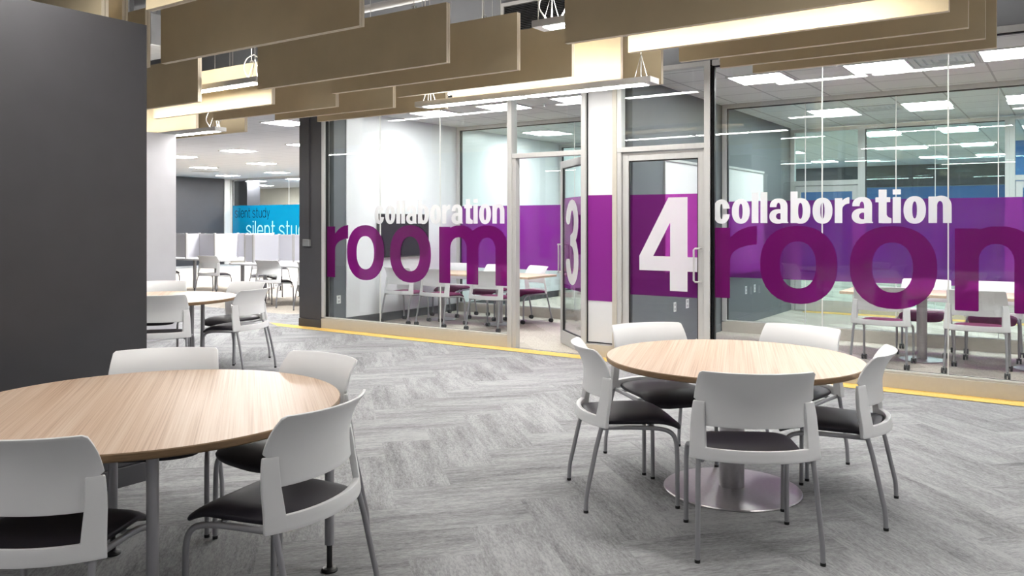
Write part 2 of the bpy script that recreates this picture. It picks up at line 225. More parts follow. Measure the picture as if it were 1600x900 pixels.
GLYPHS = json.loads('''{"bold":{"r":[638,[[[0,10],[4,2],[16,0],[244,0],[255,10],[255,538],[265,598],[285,634],[316,667],[353,694],[398,718],[508,753],[631,766],[638,778],[638,1018],[628,1028],[520,1014],[424,982],[340,933],[256,860],[254,994],[244,1000],[16,1000],[0,994]]]],"o":[1022,[[[450,-26],[556,-27],[652,-15],[748,16],[823,58],[892,118],[947,190],[987,274],[1012,370],[1022,478],[1015,610],[994,706],[951,802],[892,882],[817,946],[724,994],[628,1019],[520,1028],[400,1020],[304,996],[220,956],[145,898],[86,826],[40,739],[11,634],[0,514],[8,382],[35,274],[83,178],[154,94],[238,34],[340,-8]],[[448,189],[400,208],[364,234],[329,274],[302,322],[282,382],[273,442],[271,526],[278,598],[294,658],[316,706],[341,742],[376,776],[412,798],[460,814],[508,818],[556,815],[604,801],[652,771],[688,733],[718,682],[739,622],[749,562],[751,478],[745,406],[729,346],[708,298],[676,252],[640,219],[604,199],[556,185],[496,182]]]],"m":[1495,[[[0,10],[4,2],[16,0],[244,0],[255,10],[255,622],[260,670],[283,730],[323,778],[376,808],[436,818],[496,809],[552,778],[592,730],[615,670],[622,622],[620,10],[628,0],[868,1],[875,10],[874,622],[880,670],[903,730],[943,778],[1000,809],[1060,818],[1120,808],[1172,778],[1212,730],[1235,670],[1240,622],[1240,10],[1252,0],[1492,3],[1494,658],[1477,754],[1444,833],[1385,910],[1312,966],[1228,1004],[1132,1024],[1012,1027],[916,1012],[832,982],[748,932],[700,968],[640,998],[580,1016],[520,1026],[388,1024],[328,1012],[268,990],[256,990],[244,1000],[4,999],[0,994]]]]},"cond":{"c":[755,[[[333,-26],[412,-27],[484,-14],[544,11],[608,58],[659,118],[699,190],[729,274],[748,370],[736,380],[448,378],[429,262],[411,202],[400,184],[376,172],[364,176],[344,202],[328,250],[316,322],[308,538],[320,706],[332,766],[352,813],[364,824],[388,826],[412,797],[431,730],[448,620],[749,622],[734,706],[712,779],[679,850],[638,910],[590,958],[532,995],[472,1017],[412,1027],[328,1026],[256,1009],[184,972],[127,922],[76,850],[43,778],[16,684],[3,586],[1,454],[11,346],[37,238],[74,154],[124,82],[184,28],[256,-9]]]],"o":[780,[[[344,-26],[436,-26],[508,-12],[580,21],[640,69],[689,130],[733,214],[762,310],[776,406],[780,538],[770,646],[748,743],[708,838],[659,910],[592,971],[520,1008],[436,1026],[340,1026],[268,1010],[206,982],[143,934],[88,866],[49,790],[19,694],[4,598],[0,466],[9,358],[34,250],[70,166],[124,86],[184,32],[256,-6]],[[376,175],[364,183],[345,214],[323,286],[310,394],[308,538],[315,658],[330,742],[352,801],[364,817],[388,828],[412,820],[424,807],[439,778],[453,730],[469,610],[472,454],[464,334],[445,238],[429,202],[412,180],[400,173]]]],"l":[290,[[[0,10],[4,2],[16,0],[280,0],[290,10],[290,1282],[289,1294],[280,1300],[16,1300],[0,1294]]]],"a":[790,[[[311,-26],[436,-24],[544,0],[772,0],[784,1],[790,10],[790,34],[784,43],[760,44],[754,58],[755,682],[751,742],[740,802],[702,886],[649,946],[574,994],[484,1021],[412,1028],[316,1025],[244,1010],[177,982],[124,945],[76,891],[47,838],[26,766],[20,682],[21,670],[28,665],[280,665],[296,670],[301,730],[317,790],[329,814],[352,839],[376,848],[400,843],[424,822],[446,778],[457,730],[464,658],[462,574],[376,580],[292,576],[220,561],[160,538],[103,502],[56,454],[21,394],[4,334],[0,262],[7,202],[29,142],[64,88],[112,43],[172,8],[237,-14]],[[376,151],[328,174],[293,214],[277,262],[280,314],[301,358],[340,394],[388,412],[448,409],[460,404],[464,394],[464,166],[457,154],[436,148]]]],"b":[800,[[[352,-26],[472,-23],[520,-12],[568,7],[614,34],[652,65],[689,106],[724,158],[752,214],[772,274],[796,406],[798,574],[790,646],[775,718],[745,802],[704,874],[652,935],[592,980],[532,1008],[460,1025],[364,1027],[292,1015],[289,1294],[280,1300],[4,1299],[0,1294],[0,10],[4,2],[16,0],[244,0],[304,-18]],[[388,173],[364,190],[352,208],[325,286],[311,394],[308,538],[316,658],[336,754],[364,810],[376,821],[400,828],[424,821],[442,802],[460,766],[472,726],[489,610],[492,466],[483,334],[460,234],[444,202],[424,179],[412,173]]]],"r":[560,[[[0,10],[4,2],[16,0],[280,0],[290,10],[290,538],[296,598],[309,634],[330,670],[388,726],[424,747],[472,766],[556,778],[560,790],[560,1018],[556,1026],[484,1019],[412,994],[352,958],[292,906],[289,994],[280,1000],[16,1000],[0,994]]]],"t":[540,[[[234,-2],[244,-10],[532,-10],[544,0],[580,3],[583,10],[583,178],[520,203],[466,238],[433,274],[410,322],[409,802],[424,810],[532,810],[538,814],[540,982],[539,994],[532,1000],[424,1000],[409,1006],[409,1282],[408,1294],[400,1300],[124,1300],[119,1294],[118,1006],[112,1000],[16,1000],[0,994],[0,814],[4,810],[112,810],[119,802],[119,10],[124,1],[136,0]]]],"i":[295,[[[0,10],[4,2],[16,0],[280,0],[290,10],[290,982],[289,994],[280,1000],[16,1000],[0,994]],[[2,1102],[286,1102],[290,1114],[289,1294],[280,1300],[4,1299],[0,1294]]]],"n":[780,[[[0,10],[4,2],[16,0],[280,0],[290,10],[294,682],[307,742],[328,787],[352,815],[388,828],[424,817],[448,793],[472,745],[486,682],[490,10],[496,1],[508,0],[772,0],[780,10],[780,634],[773,718],[751,802],[715,874],[667,934],[616,975],[532,1013],[436,1028],[352,1023],[268,1000],[16,1000],[0,994]]]]},"thin":{"s":[660,[[[299,-26],[376,-25],[424,-16],[484,4],[538,34],[569,58],[604,94],[628,130],[649,178],[660,238],[657,286],[643,334],[628,366],[592,416],[556,450],[472,497],[388,519],[328,577],[244,595],[196,617],[148,657],[119,706],[112,766],[124,810],[141,838],[196,887],[256,913],[292,920],[376,919],[448,896],[497,862],[520,837],[544,798],[568,780],[604,778],[626,790],[636,802],[642,838],[618,886],[580,932],[544,962],[496,991],[448,1010],[388,1024],[340,1028],[280,1025],[220,1012],[136,975],[96,946],[52,900],[27,862],[8,814],[0,766],[2,718],[16,667],[40,620],[66,586],[100,554],[148,521],[196,499],[276,478],[328,425],[413,406],[460,386],[510,346],[540,298],[549,262],[545,214],[532,182],[512,154],[472,118],[436,99],[364,79],[280,82],[209,106],[158,142],[112,207],[88,222],[52,221],[27,202],[17,178],[20,154],[47,106],[88,61],[122,34],[172,6],[220,-12]]]],"i":[110,[[[0,10],[4,2],[16,0],[100,0],[110,10],[110,982],[109,994],[100,1000],[16,1000],[0,994]],[[0,1282],[16,1275],[100,1275],[109,1282],[110,1366],[106,1378],[2,1378]]]],"l":[110,[[[0,10],[4,2],[16,0],[100,0],[110,10],[110,1366],[106,1378],[100,1380],[4,1380],[0,1366]]]],"e":[740,[[[326,-26],[400,-27],[472,-15],[532,10],[580,44],[628,93],[668,154],[704,238],[718,286],[716,298],[604,300],[575,226],[544,170],[508,129],[460,96],[424,83],[388,77],[340,79],[304,86],[256,110],[220,141],[191,178],[165,226],[143,286],[127,358],[117,478],[124,489],[616,489],[628,471],[640,470],[724,470],[736,472],[740,478],[736,598],[722,694],[694,790],[652,873],[604,934],[544,983],[472,1015],[400,1027],[316,1025],[244,1007],[184,975],[125,922],[76,853],[42,778],[16,685],[3,586],[1,454],[10,346],[36,238],[72,154],[124,79],[184,25],[256,-11]],[[124,580],[120,586],[124,622],[140,706],[166,778],[196,830],[232,871],[268,898],[316,917],[364,923],[412,920],[460,904],[505,874],[538,838],[568,789],[592,730],[611,658],[620,586],[604,579]]]],"n":[660,[[[0,10],[4,2],[16,0],[100,0],[110,10],[110,634],[118,706],[134,766],[164,826],[208,877],[268,913],[328,923],[388,914],[448,881],[496,826],[526,766],[542,706],[550,634],[550,10],[556,1],[568,0],[652,0],[660,10],[660,634],[650,742],[626,826],[588,898],[536,958],[472,1001],[424,1018],[376,1027],[316,1027],[268,1021],[220,1005],[184,986],[148,960],[112,923],[109,994],[100,1000],[16,1000],[0,994]]]],"t":[420,[[[137,-2],[148,-10],[412,-10],[420,-2],[420,82],[412,89],[280,89],[230,118],[213,142],[204,166],[205,898],[412,901],[420,910],[420,982],[419,994],[412,1000],[208,1000],[202,1006],[202,1366],[196,1380],[96,1378],[92,1366],[92,1006],[88,1001],[16,1000],[0,994],[0,910],[4,902],[88,900],[92,886],[92,10],[100,0]]]],"u":[660,[[[279,-26],[352,-27],[424,-12],[489,22],[544,73],[550,58],[550,10],[556,1],[652,0],[660,10],[660,982],[659,994],[652,1000],[556,1000],[550,994],[550,358],[543,298],[527,238],[496,174],[448,119],[388,86],[328,77],[268,87],[208,123],[161,178],[133,238],[117,298],[108,382],[109,994],[100,1000],[16,1000],[0,994],[0,358],[6,286],[18,226],[55,130],[112,53],[148,23],[184,1],[232,-17]]]],"d":[760,[[[335,-26],[424,-26],[508,-7],[580,32],[640,87],[650,70],[652,4],[748,0],[760,10],[760,1378],[650,1378],[650,934],[649,922],[640,913],[568,977],[484,1015],[388,1028],[328,1025],[280,1016],[196,979],[128,922],[70,838],[31,742],[5,610],[0,466],[13,334],[46,214],[97,118],[161,46],[196,21],[244,-4]],[[328,82],[280,99],[232,133],[186,190],[156,250],[134,322],[121,406],[117,502],[121,598],[132,670],[153,742],[184,807],[220,855],[256,887],[304,911],[352,922],[412,921],[472,905],[520,874],[563,826],[597,766],[622,694],[638,610],[643,514],[639,406],[626,322],[604,250],[574,190],[537,142],[496,108],[448,86],[388,77]]]],"y":[680,[[[127,-290],[148,-295],[172,-290],[295,-230],[320,-206],[373,34],[677,982],[676,999],[580,1000],[565,994],[340,299],[115,994],[100,1000],[16,1000],[0,994],[283,118],[265,58],[225,-134],[216,-146],[120,-194],[99,-218],[95,-242],[100,-263],[112,-280]]]]},"num":{"3":[430,[[[164,-2],[220,-10],[268,-2],[316,21],[345,46],[375,82],[401,130],[422,202],[430,262],[425,346],[410,406],[376,478],[339,526],[371,562],[393,598],[418,670],[425,766],[412,840],[381,910],[343,958],[312,982],[280,998],[220,1010],[172,1005],[136,992],[100,969],[76,946],[41,898],[25,862],[6,778],[15,742],[40,720],[76,710],[118,718],[136,730],[152,754],[165,814],[180,850],[199,874],[220,882],[242,862],[256,838],[271,790],[274,718],[254,646],[227,610],[184,597],[172,585],[160,584],[155,574],[155,466],[160,460],[220,443],[232,433],[257,394],[270,358],[278,310],[279,262],[270,202],[256,166],[243,142],[220,118],[208,120],[197,130],[164,190],[145,274],[124,297],[28,297],[8,274],[1,250],[20,154],[55,82],[98,34],[124,15]]]]}}''')

# ------------------------------------------------------------------ mesh helpers
def catmull(pts, n=6):
    P = [Vector(p) for p in pts]; out = []
    for i in range(len(P)-1):
        a, b, c, d = P[max(i-1, 0)], P[i], P[i+1], P[min(i+2, len(P)-1)]
        for k in range(n):
            t = k/n
            out.append(0.5*((2*b)+(c-a)*t+(2*a-5*b+4*c-d)*t*t+(3*b-a-3*c+d)*t**3))
    out.append(P[-1]); return out
class MB:
    """collects solids; build() links them as ONE mesh object"""
    def __init__(s): s.b = bmesh.new()
    def box(s, x0, y0, z0, x1, y1, z1, mi=0):
        v = [s.b.verts.new((x, y, z)) for x in (x0, x1) for y in (y0, y1) for z in (z0, z1)]
        for f in ((0, 1, 3, 2), (4, 6, 7, 5), (0, 4, 5, 1), (2, 3, 7, 6), (0, 2, 6, 4), (1, 5, 7, 3)):
            s.b.faces.new([v[i] for i in f]).material_index = mi
        return s
    def quad(s, pts, mi=0):
        s.b.faces.new([s.b.verts.new(p) for p in pts]).material_index = mi; return s
    def tube(s, pts, r, n=10, smooth=0, mi=0, r1=None):
        P = catmull(pts, smooth) if smooth else [Vector(p) for p in pts]
        rings = []; ref = None
        for i, p in enumerate(P):
            d = (P[min(i+1, len(P)-1)]-P[max(i-1, 0)]).normalized()
            if ref is None: ref = Vector((0, 0, 1)) if abs(d.z) < 0.9 else Vector((1, 0, 0))
            u = (ref-d*ref.dot(d)).normalized(); ref = u; w = d.cross(u)
            rr = r if r1 is None else r+(r1-r)*i/(len(P)-1)
            rings.append([s.b.verts.new(p+(u*math.cos(2*PI*k/n)+w*math.sin(2*PI*k/n))*rr) for k in range(n)])
        for a, b in zip(rings, rings[1:]):
            for k in range(n):
                f = s.b.faces.new((a[k], a[(k+1) % n], b[(k+1) % n], b[k])); f.smooth = True; f.material_index = mi
        for rg in (rings[0][::-1], rings[-1]): s.b.faces.new(rg).material_index = mi
        return s
    def lathe(s, prof, n=48, c=(0, 0), mi=0, mis=None):
        """prof: (radius, z) from the bottom axis to the top axis"""
        rings = []
        for r, z in prof:
            if r < 1e-6: rings.append([s.b.verts.new((c[0], c[1], z))])
            else: rings.append([s.b.verts.new((c[0]+r*math.cos(2*PI*k/n), c[1]+r*math.sin(2*PI*k/n), z)) for k in range(n)])
        for q, (a, b) in enumerate(zip(rings, rings[1:])):
            for k in range(n):
                k2 = (k+1) % n
                vs = [a[0], b[k2], b[k]] if len(a) == 1 else [a[k], a[k2], b[0]] if len(b) == 1 else [a[k], a[k2], b[k2], b[k]]
                f = s.b.faces.new(vs); f.material_index = mis[q] if mis else mi; f.smooth = True
        return s
    def build(s, name, mats, parent=None, shift=True, bevel=0.0, sharp=40):
        bmesh.ops.recalc_face_normals(s.b, faces=s.b.faces)
        if bevel:
            ed = [e for e in s.b.edges if len(e.link_faces) == 2 and e.calc_face_angle(0) > 0.6]
            bmesh.ops.bevel(s.b, geom=ed, offset=bevel, segments=2, affect='EDGES', profile=0.5, clamp_overlap=True)
        for e in s.b.edges:
            if len(e.link_faces) == 2 and e.calc_face_angle(0) > math.radians(sharp): e.smooth = False
        if parent is not None and shift: bmesh.ops.translate(s.b, verts=s.b.verts, vec=-world_loc(parent))
        me = bpy.data.meshes.new(name); s.b.to_mesh(me); s.b.free()
        for m in (mats if isinstance(mats, (list, tuple)) else [mats]): me.materials.append(m)
        o = bpy.data.objects.new(name, me); C.objects.link(o)
        if parent is not None: o.parent = parent
        return o
def world_loc(o):
    v = Vector(o.location)
    while o.parent: o = o.parent; v += Vector(o.location)
    return v
def tag(o, label, cat, group=None, kind=None):
    o['label'] = label; o['category'] = cat
    if group: o['group'] = group
    if kind: o['kind'] = kind
    return o
def thing(name, loc, label, cat, group=None, kind=None, rz=0.0):
    o = bpy.data.objects.new(name, None); C.objects.link(o); o.empty_display_size = 0.1
    o.location = loc; o.rotation_euler = (0, 0, rz); return tag(o, label, cat, group, kind)
def struct(name, mb, mats, label, cat, **k):
    return tag(mb.build(name, mats, **k), label, cat, kind='structure')
def copy_tree(o, parent=None):
    c = o.copy(); C.objects.link(c)
    if parent is not None: c.parent = parent
    for ch in [x for x in KIDS.get(o.name, ())]: copy_tree(ch, c)
    return c
KIDS = {}
def learn(o):
    KIDS[o.name] = list(o.children)
    for ch in o.children: learn(ch)
def heading(f): return math.atan2(f[1], f[0])-PI/2      # turn of a thing whose front is +Y
def lettering(name, font, text, x, z, size, gap, y, m, parent, width=None, label=None, sx=1.0, local=False):
    """flat cut letters standing in the plane y, from x along +X; size is the x-height"""
    cu = bpy.data.curves.new(name, 'CURVE'); cu.dimensions = '2D'; cu.fill_mode = 'BOTH'
    adv = []; px = 0.0
    for ch in text:
        if ch == ' ': px += 0.34; adv.append(None); continue
        adv.append(px); px += GLYPHS[font][ch][0]/1000+gap
    total = px-gap
    k = (width/(total*size)) if width else sx
    for ch, a in zip(text, adv):
        if a is None: continue
        for lp in GLYPHS[font][ch][1]:
            sp = cu.splines.new('POLY'); sp.points.add(len(lp)-1); sp.use_cyclic_u = True
            for q, (u, v) in zip(sp.points, lp): q.co = ((a+u/1000)*size*k, v/1000*size, 0, 1)
    t = bpy.data.objects.new(name+'_tmp', cu); C.objects.link(t)
    dg = bpy.context.evaluated_depsgraph_get(); me = bpy.data.meshes.new_from_object(t.evaluated_get(dg))
    bpy.data.objects.remove(t); bpy.data.curves.remove(cu)
    me.name = name; off = Vector((0, 0, 0)) if local else world_loc(parent)
    for v in me.vertices: v.co = Vector((x+v.co.x, y, z+v.co.y))-off
    me.materials.clear(); me.materials.append(m)
    o = bpy.data.objects.new(name, me); C.objects.link(o); o.parent = parent
    if label: o['label'] = label
    return o

# ================================================================== THE SETTING
Y1, Y2, Y3, YR = 8.08, 10.95, 14.30, 25.0        # the front, second and third glass walls, the far wall
XL, XD, XE = -8.68, -4.02, 6.0                   # wall beside room three, wall between the rooms, far side wall
ZC, ZT, ZM = 3.12, 3.157, 4.60                   # room ceilings, top of the glass wall, main ceiling
struct('floor', MB().box(-34, -4, -0.1, XE, 30, 0), M['carpet'], 'streaky grey carpet tiles of the open lounge and walkway', 'floor')
struct('floor', MB().box(XL, Y1+0.03, 0.0, XE, YR, 0.004), M['room_carpet'], 'beige plank carpet inside the glass collaboration rooms', 'floor')
struct('floor', MB().quad([(-24, 8.9, 0.004), (-10.6, 8.9, 0.004), (-10.0, 9.6, 0.004), (-10.0, 18.8, 0.004), (-24, 18.8, 0.004)]), M['tan_carpet'],
       'tan carpet under the white study carrels', 'floor')
struct('trim_1', MB().quad([(-9.95, Y1-0.06, 0.005), (-9.5, Y1-0.27, 0.005), (XE, Y1-0.27, 0.005), (XE, Y1-0.05, 0.005)]), M['yellow'],
       'yellow carpet strip along the foot of the front glass wall', 'floor strip')
struct('trim_2', MB().box(-3.75, Y3-0.30, 0.004, XE, Y3-0.06, 0.010), M['yellow'], 'yellow carpet strip before the third glass wall', 'floor strip')

struct('ceiling', MB().box(-34, -4, ZM, XE, 30, ZM+0.1), M['slab'], 'dark painted open ceiling high above the hanging baffles', 'ceiling')
struct('ceiling', MB().box(XL, Y1+0.05, ZC, XE, YR, ZC+0.03), M['tiles'], 'acoustic tile ceiling over the glass collaboration rooms', 'ceiling')
struct('ceiling', MB().box(-34, 7.4, ZC, -9.32, 29, ZC+0.03), M['study_tiles'], 'white acoustic tile ceiling over the silent study area', 'ceiling')
struct('wall_bulkhead', MB().box(-9.32, Y1-0.02, ZT, XE, Y1+0.08, ZM), M['bulkhead'], 'grey bulkhead above the front glass wall', 'wall')
struct('wall_soffit', MB().box(-34, 7.35, ZC, -9.32, 7.45, ZM).box(-9.42, 7.45, ZC, -9.32, Y1, ZM), M['bulkhead'], 'grey bulkhead dropping to the study ceiling', 'wall')
struct('wall_left', MB().box(XL-0.14, Y1+0.05, 0, XL, YR, ZM), M['grey_wall'], 'dark grey wall closing collaboration room three', 'wall')
struct('trim_3', MB().box(XL, 8.36, 0.13, XL+0.015, Y2-0.03, ZC).box(XL, Y2+0.06, 0.13, XL+0.015, YR, ZC), M['board_wall'], 'glossy white marker wall lining the side of room three', 'wall panel')
struct('baseboard_left', MB().box(XL, Y1+0.06, 0.004, XL+0.012, YR, 0.12), M['dark_wall'], 'dark grey baseboard under the white marker wall', 'baseboard')
w = struct('wall_middle', MB().box(XD-0.18, Y1+0.10, 0, XD, Y3-0.02, ZC), M['grey_wall'], 'blue grey wall between collaboration rooms three and four', 'wall')
struct('baseboard_middle', MB().box(XD, Y1+0.12, 0.004, XD+0.012, Y2-0.05, 0.11).box(XD, Y2+0.05, 0.004, XD+0.012, Y3-0.05, 0.11), M['grey_wall'], 'grey baseboard of the wall in room four', 'baseboard')
struct('wall_right', MB().box(XE, -4, 0, XE+0.1, 30, ZM), M['white_wall'], 'white side wall of the building beyond room four', 'wall')
struct('wall_back', MB().box(-34, -4.1, 0, XE, -4, ZM), M['pale_wall'], 'pale grey wall behind the lounge', 'wall')
struct('wall_rear', MB().box(XL, YR, 2.52, XE, YR+0.1, ZC).box(XL, YR, 0, XE, YR+0.1, 2.5, 1), [M['dark_wall'], M['blue_wall']], 'far wall, blue below a dark band, seen through three panes of glass', 'wall')
struct('wall_far', MB().box(-0.92, 16.9, 0, XE, 17.0, 2.95), M['blue_wall'], 'blue wall standing behind the third glass wall', 'wall')
# the open study side
struct('wall_study', MB().box(-25.8, 9.0, 0, -25.6, 18.85, ZC), M['study_wall'], 'charcoal end wall of the silent study area', 'wall')
struct('trim_4', MB().box(-25.62, 18.60, 0, -25.55, 18.86, ZC), M['alu'], 'slim aluminium post at the end of the charcoal study wall', 'post')
struct('wall_outer', MB().box(-34, 25.0, 0, -9.4, 25.1, ZC), M['cream_wall'], 'cream wall behind the blue study window', 'wall')
struct('wall_west', MB().box(-34.1, -4, 0, -34, 29, ZM), M['cream_wall'], 'cream wall at the far end of the study floor', 'wall')
struct('wall_end', MB().box(-9.40, 12.0, 0, -9.30, 29, ZC), M['white_wall'], 'white wall of the study area behind room three', 'wall')
struct('wall_pier', MB().box(-27.0, 20.0, 0, -26.1, 20.6, ZC), M['study_wall'], 'dark pier behind the blue study window', 'wall')
struct('wall_block', MB().box(-25.4, 24.2, 0, -22.6, 25.0, ZC), M['white_wall'], 'white wall block seen above the blue study band', 'wall')

# free-standing charcoal partition beside the round table, and the pale one behind it
t = thing('wall_partition', (-4.6, 1.85, 0), 'tall charcoal partition standing beside the big round table', 'partition wall', kind='structure')
MB().box(-4.80, 0.9, 0.115, -4.435, 2.70, 2.64).build('partition_panel', M['dark_wall'], t)
MB().box(-4.80, 0.9, 0.0, -4.425, 2.705, 0.110).build('partition_baseboard', M['dark_wall'], t, bevel=0.003)
t = thing('wall_screen', (-9.75, 5.4, 0), 'pale grey partition behind the farther round table', 'partition wall', kind='structure')
MB().box(-9.95, 4.4, 0.115, -9.60, 6.25, 2.64).build('partition_panel', M['pale_wall'], t)
MB().box(-9.95, 4.4, 0.0, -9.59, 6.255, 0.110).build('partition_baseboard', M['pale_wall'], t)
# charcoal column at the end of the front glass wall, with the conduit on it
t = thing('wall_column', (-9.05, 8.3, 0), 'charcoal column at the end of the front glass wall', 'column', kind='structure')
MB().box(-9.28, Y1-0.06, 0.12, -8.83, Y1+0.5, ZT+0.3).build('column_shaft', M['dark_wall'], t)
MB().box(-9.285, Y1-0.068, 0.0, -8.83, Y1+0.5, 0.115).build('column_baseboard', M['dark_wall'], t)
t = thing('wall_conduit', (-9.06, Y1-0.06, 1.22), 'slim dark conduit with a grey switch box on the charcoal column', 'conduit')
MB().box(-9.085, Y1-0.085, 1.26, -9.05, Y1-0.06, 3.15).build('conduit_run', M['dark_wall'], t)
b = MB().box(-9.17, Y1-0.10, 1.16, -9.03, Y1-0.06, 1.26).build('switch_box', M['galv'], t, bevel=0.004)

# ---- front glass wall
def rails(mb, x0, x1, y, z0, z1, d=0.05, mi=0): return mb.box(x0, y-d, z0, x1, y+d, z1, mi)
def vpost(mb, x0, x1, y, z0, z1, d=0.05, mi=0): return mb.box(x0, y-d, z0, x1, y+d, z1, mi)
def glazed(name, label, x0, x1, y, z0, z1, joints, gmat, sill=0.15, head=0.055, post_l=0.06, post_r=0.06, frame='alu', black=True):
    """framed pane wall: sill, head, posts, one mesh of panes with silicone joints"""
    w = thing(name, ((x0+x1)/2, y, 0), label, 'glass wall', kind='structure')
    f = MB(); f.box(x0, y-0.05, z1-head, x1, y+0.05, z1)
    if post_l: f.box(x0, y-0.05, sill, x0+post_l, y+0.05, z1-head)
    if post_r: f.box(x1-post_r, y-0.05, sill, x1, y+0.05, z1-head)
    f.build('window_frame', M[frame], w, bevel=0.003)
    MB().box(x0, y-0.055, 0.0, x1, y+0.055, sill-0.012).box(x0+post_l, y-0.045, sill-0.012, x1-post_r, y+0.045, sill).build('window_sill', M['sill'], w, bevel=0.003)
    gk = MB()
    gk.box(x0+post_l, y-0.022, sill, x1-post_r, y+0.022, sill+0.012); gk.box(x0+post_l, y-0.022, z1-head-0.012, x1-post_r, y+0.022, z1-head)
    if post_l: gk.box(x0+post_l, y-0.022, sill, x0+post_l+0.014, y+0.022, z1-head)
    gk.build('gasket', M['gasket'], w)
    MB().box(x0+post_l, y-0.04, sill+0.002, x1-post_r, y-0.024, sill+0.014).build('sill_highlight', M['joint'], w)  # white strip standing in for the highlight along the sill top
    xs = [x0+post_l]+list(joints)+[x1-post_r]
    g = MB(); j = MB()
    for a, b in zip(xs, xs[1:]):
        g.box(a+0.004, y-0.006, sill+0.01, b-0.004, y+0.006, z1-head-0.01)
    for a in joints: j.box(a-0.005, y-0.007, sill+0.01, a+0.005, y+0.007, z1-head-0.01)
    g.build('glass_pane', M[gmat], w)
    if joints: j.build('glazing_joint', M['joint'], w)
    return w
YF = Y1-0.0095                                    # plane of the films on the front panes
w1 = glazed('window_1', 'clear glass wall of room three lettered room and collaboration', -8.83, -5.60, Y1, 0, ZT, [-7.73, -6.68], 'front_glass', post_r=0.0)
bx = -8.70
lettering('lettering', 'bold', 'r', -8.765, 0.731, 0.715, 0.0, YF, M['purple_letters'], w1, sx=0.95, label='purple letter r')
lettering('lettering', 'bold', 'o', -8.355, 0.731, 0.715, 0.0, YF, M['purple_letters'], w1, sx=0.965, label='purple first letter o')
lettering('lettering', 'bold', 'o', -7.545, 0.731, 0.715, 0.0, YF, M['purple_letters'], w1, sx=0.98, label='purple second letter o')
lettering('lettering', 'bold', 'm', -6.692, 0.731, 0.715, 0.0, YF, M['purple_letters'], w1, label='purple letter m')
lettering('lettering', 'cond', 'collaboration', -7.827, 1.487, 0.235, 0.085, YF, M['white_letters'], w1, width=2.156, label='white word collaboration')
w2 = glazed('window_2', 'clear glass wall of room four lettered collaboration room', -3.07, 3.2, Y1, 0, ZT, [-1.98, -0.915, 0.15, 1.215, 2.28], 'front_glass', post_l=0.02)
for ch, x, s in (('r', -3.06, 1.0), ('o', -2.572, 1.0), ('o', -1.731, 1.0), ('m', -0.863, 1.0)):
    lettering('lettering', 'bold', ch, x, 0.731, 0.715, 0.0, YF, M['purple_letters'], w2, label='purple letter '+ch)
lettering('lettering', 'cond', 'collaboration', -3.055, 1.493, 0.235, 0.085, YF, M['white_letters'], w2, width=2.168, label='white word collaboration')

# ---- door of room three, standing open inwards
d3 = thing('door_1', (-5.05, Y1, 0), 'aluminium framed glass door marked 3, standing open into the room', 'door', kind='structure')
f = MB()
f.box(-5.60, Y1-0.06, 0, -5.535, Y1+0.06, ZT).box(-5.535, Y1-0.045, 0, -5.485, Y1+0.045, 2.265)
f.box(-4.585, Y1-0.06, 0, -4.525, Y1+0.06, ZT).box(-5.535, Y1-0.055, 2.265, -4.585, Y1+0.055, 2.32).box(-5.535, Y1-0.05, ZT-0.055, -4.585, Y1+0.05, ZT)
f.build('door_frame', M['alu'], d3, bevel=0.003)
MB().box(-5.535, Y1-0.006, 2.32, -4.585, Y1+0.006, ZT-0.055).build('transom_pane', M['front_glass'], d3)
def leaf(parent, w, gx, num, band_z, handle_side, flip):
    """door leaf in its own space: hinge edge at x=0, free edge at x=w, outer face towards -Y"""
    l = bpy.data.objects.new('door_leaf', None); C.objects.link(l); l.parent = parent
    fr = MB(); st, tp, bt = 0.075, 0.085, 0.17
    fr.box(0.003, -0.022, 0.01, st, 0.022, 2.255).box(w-st, -0.022, 0.01, w-0.003, 0.022, 2.255)
    fr.box(st, -0.022, 2.255-tp, w-st, 0.022, 2.255).box(st, -0.022, 0.01, w-st, 0.022, bt)
    fr.build('leaf_frame', M['alu'], l, shift=False, bevel=0.003)
    gk = MB(); gk.box(st, -0.012, bt, st+0.012, 0.012, 2.17).box(w-st-0.012, -0.012, bt, w-st, 0.012, 2.17).box(st+0.012, -0.012, 2.158, w-st-0.012, 0.012, 2.17).box(st+0.012, -0.012, bt, w-st-0.012, 0.012, bt+0.012)
    gk.build('leaf_gasket', M['gasket'], l, shift=False)
    MB().box(st, -0.005, bt, w-st, 0.005, 2.17).build('leaf_glass', M['front_glass'], l, shift=False)
    MB().quad([(st+0.012, -0.0075, band_z[0]), (w-st-0.012, -0.0075, band_z[0]), (w-st-0.012, -0.0075, band_z[1]), (st+0.012, -0.0075, band_z[1])]).build('leaf_band', M['purple_band'], l, shift=False)['label'] = 'purple translucent band across the door glass'
    hx = w-0.04 if handle_side > 0 else 0.04
    hb = MB(); hin = hx-0.0
    for sgn in (-1, 1):
        hb.tube([(hx, sgn*0.02, 1.23), (hx, sgn*0.065, 1.23), (hx-0.045, sgn*0.075, 1.23), (hx-0.06, sgn*0.075, 1.215), (hx-0.06, sgn*0.075, 0.90), (hx-0.045, sgn*0.075, 0.885), (hx, sgn*0.065, 0.885), (hx, sgn*0.02, 0.885)], 0.010, 10)
    hb.build('door_handle', M['alu'], l, shift=False)
    return l
# room three: the leaf turns on the jamb beside the purple panel; its outer face looks to the lounge
l3 = leaf(d3, 0.90, 0, '3', (0.70, 1.80), 1, 1)
ang = math.atan2(8.72-8.11, -5.255+4.585)                      # from the hinge to the free edge
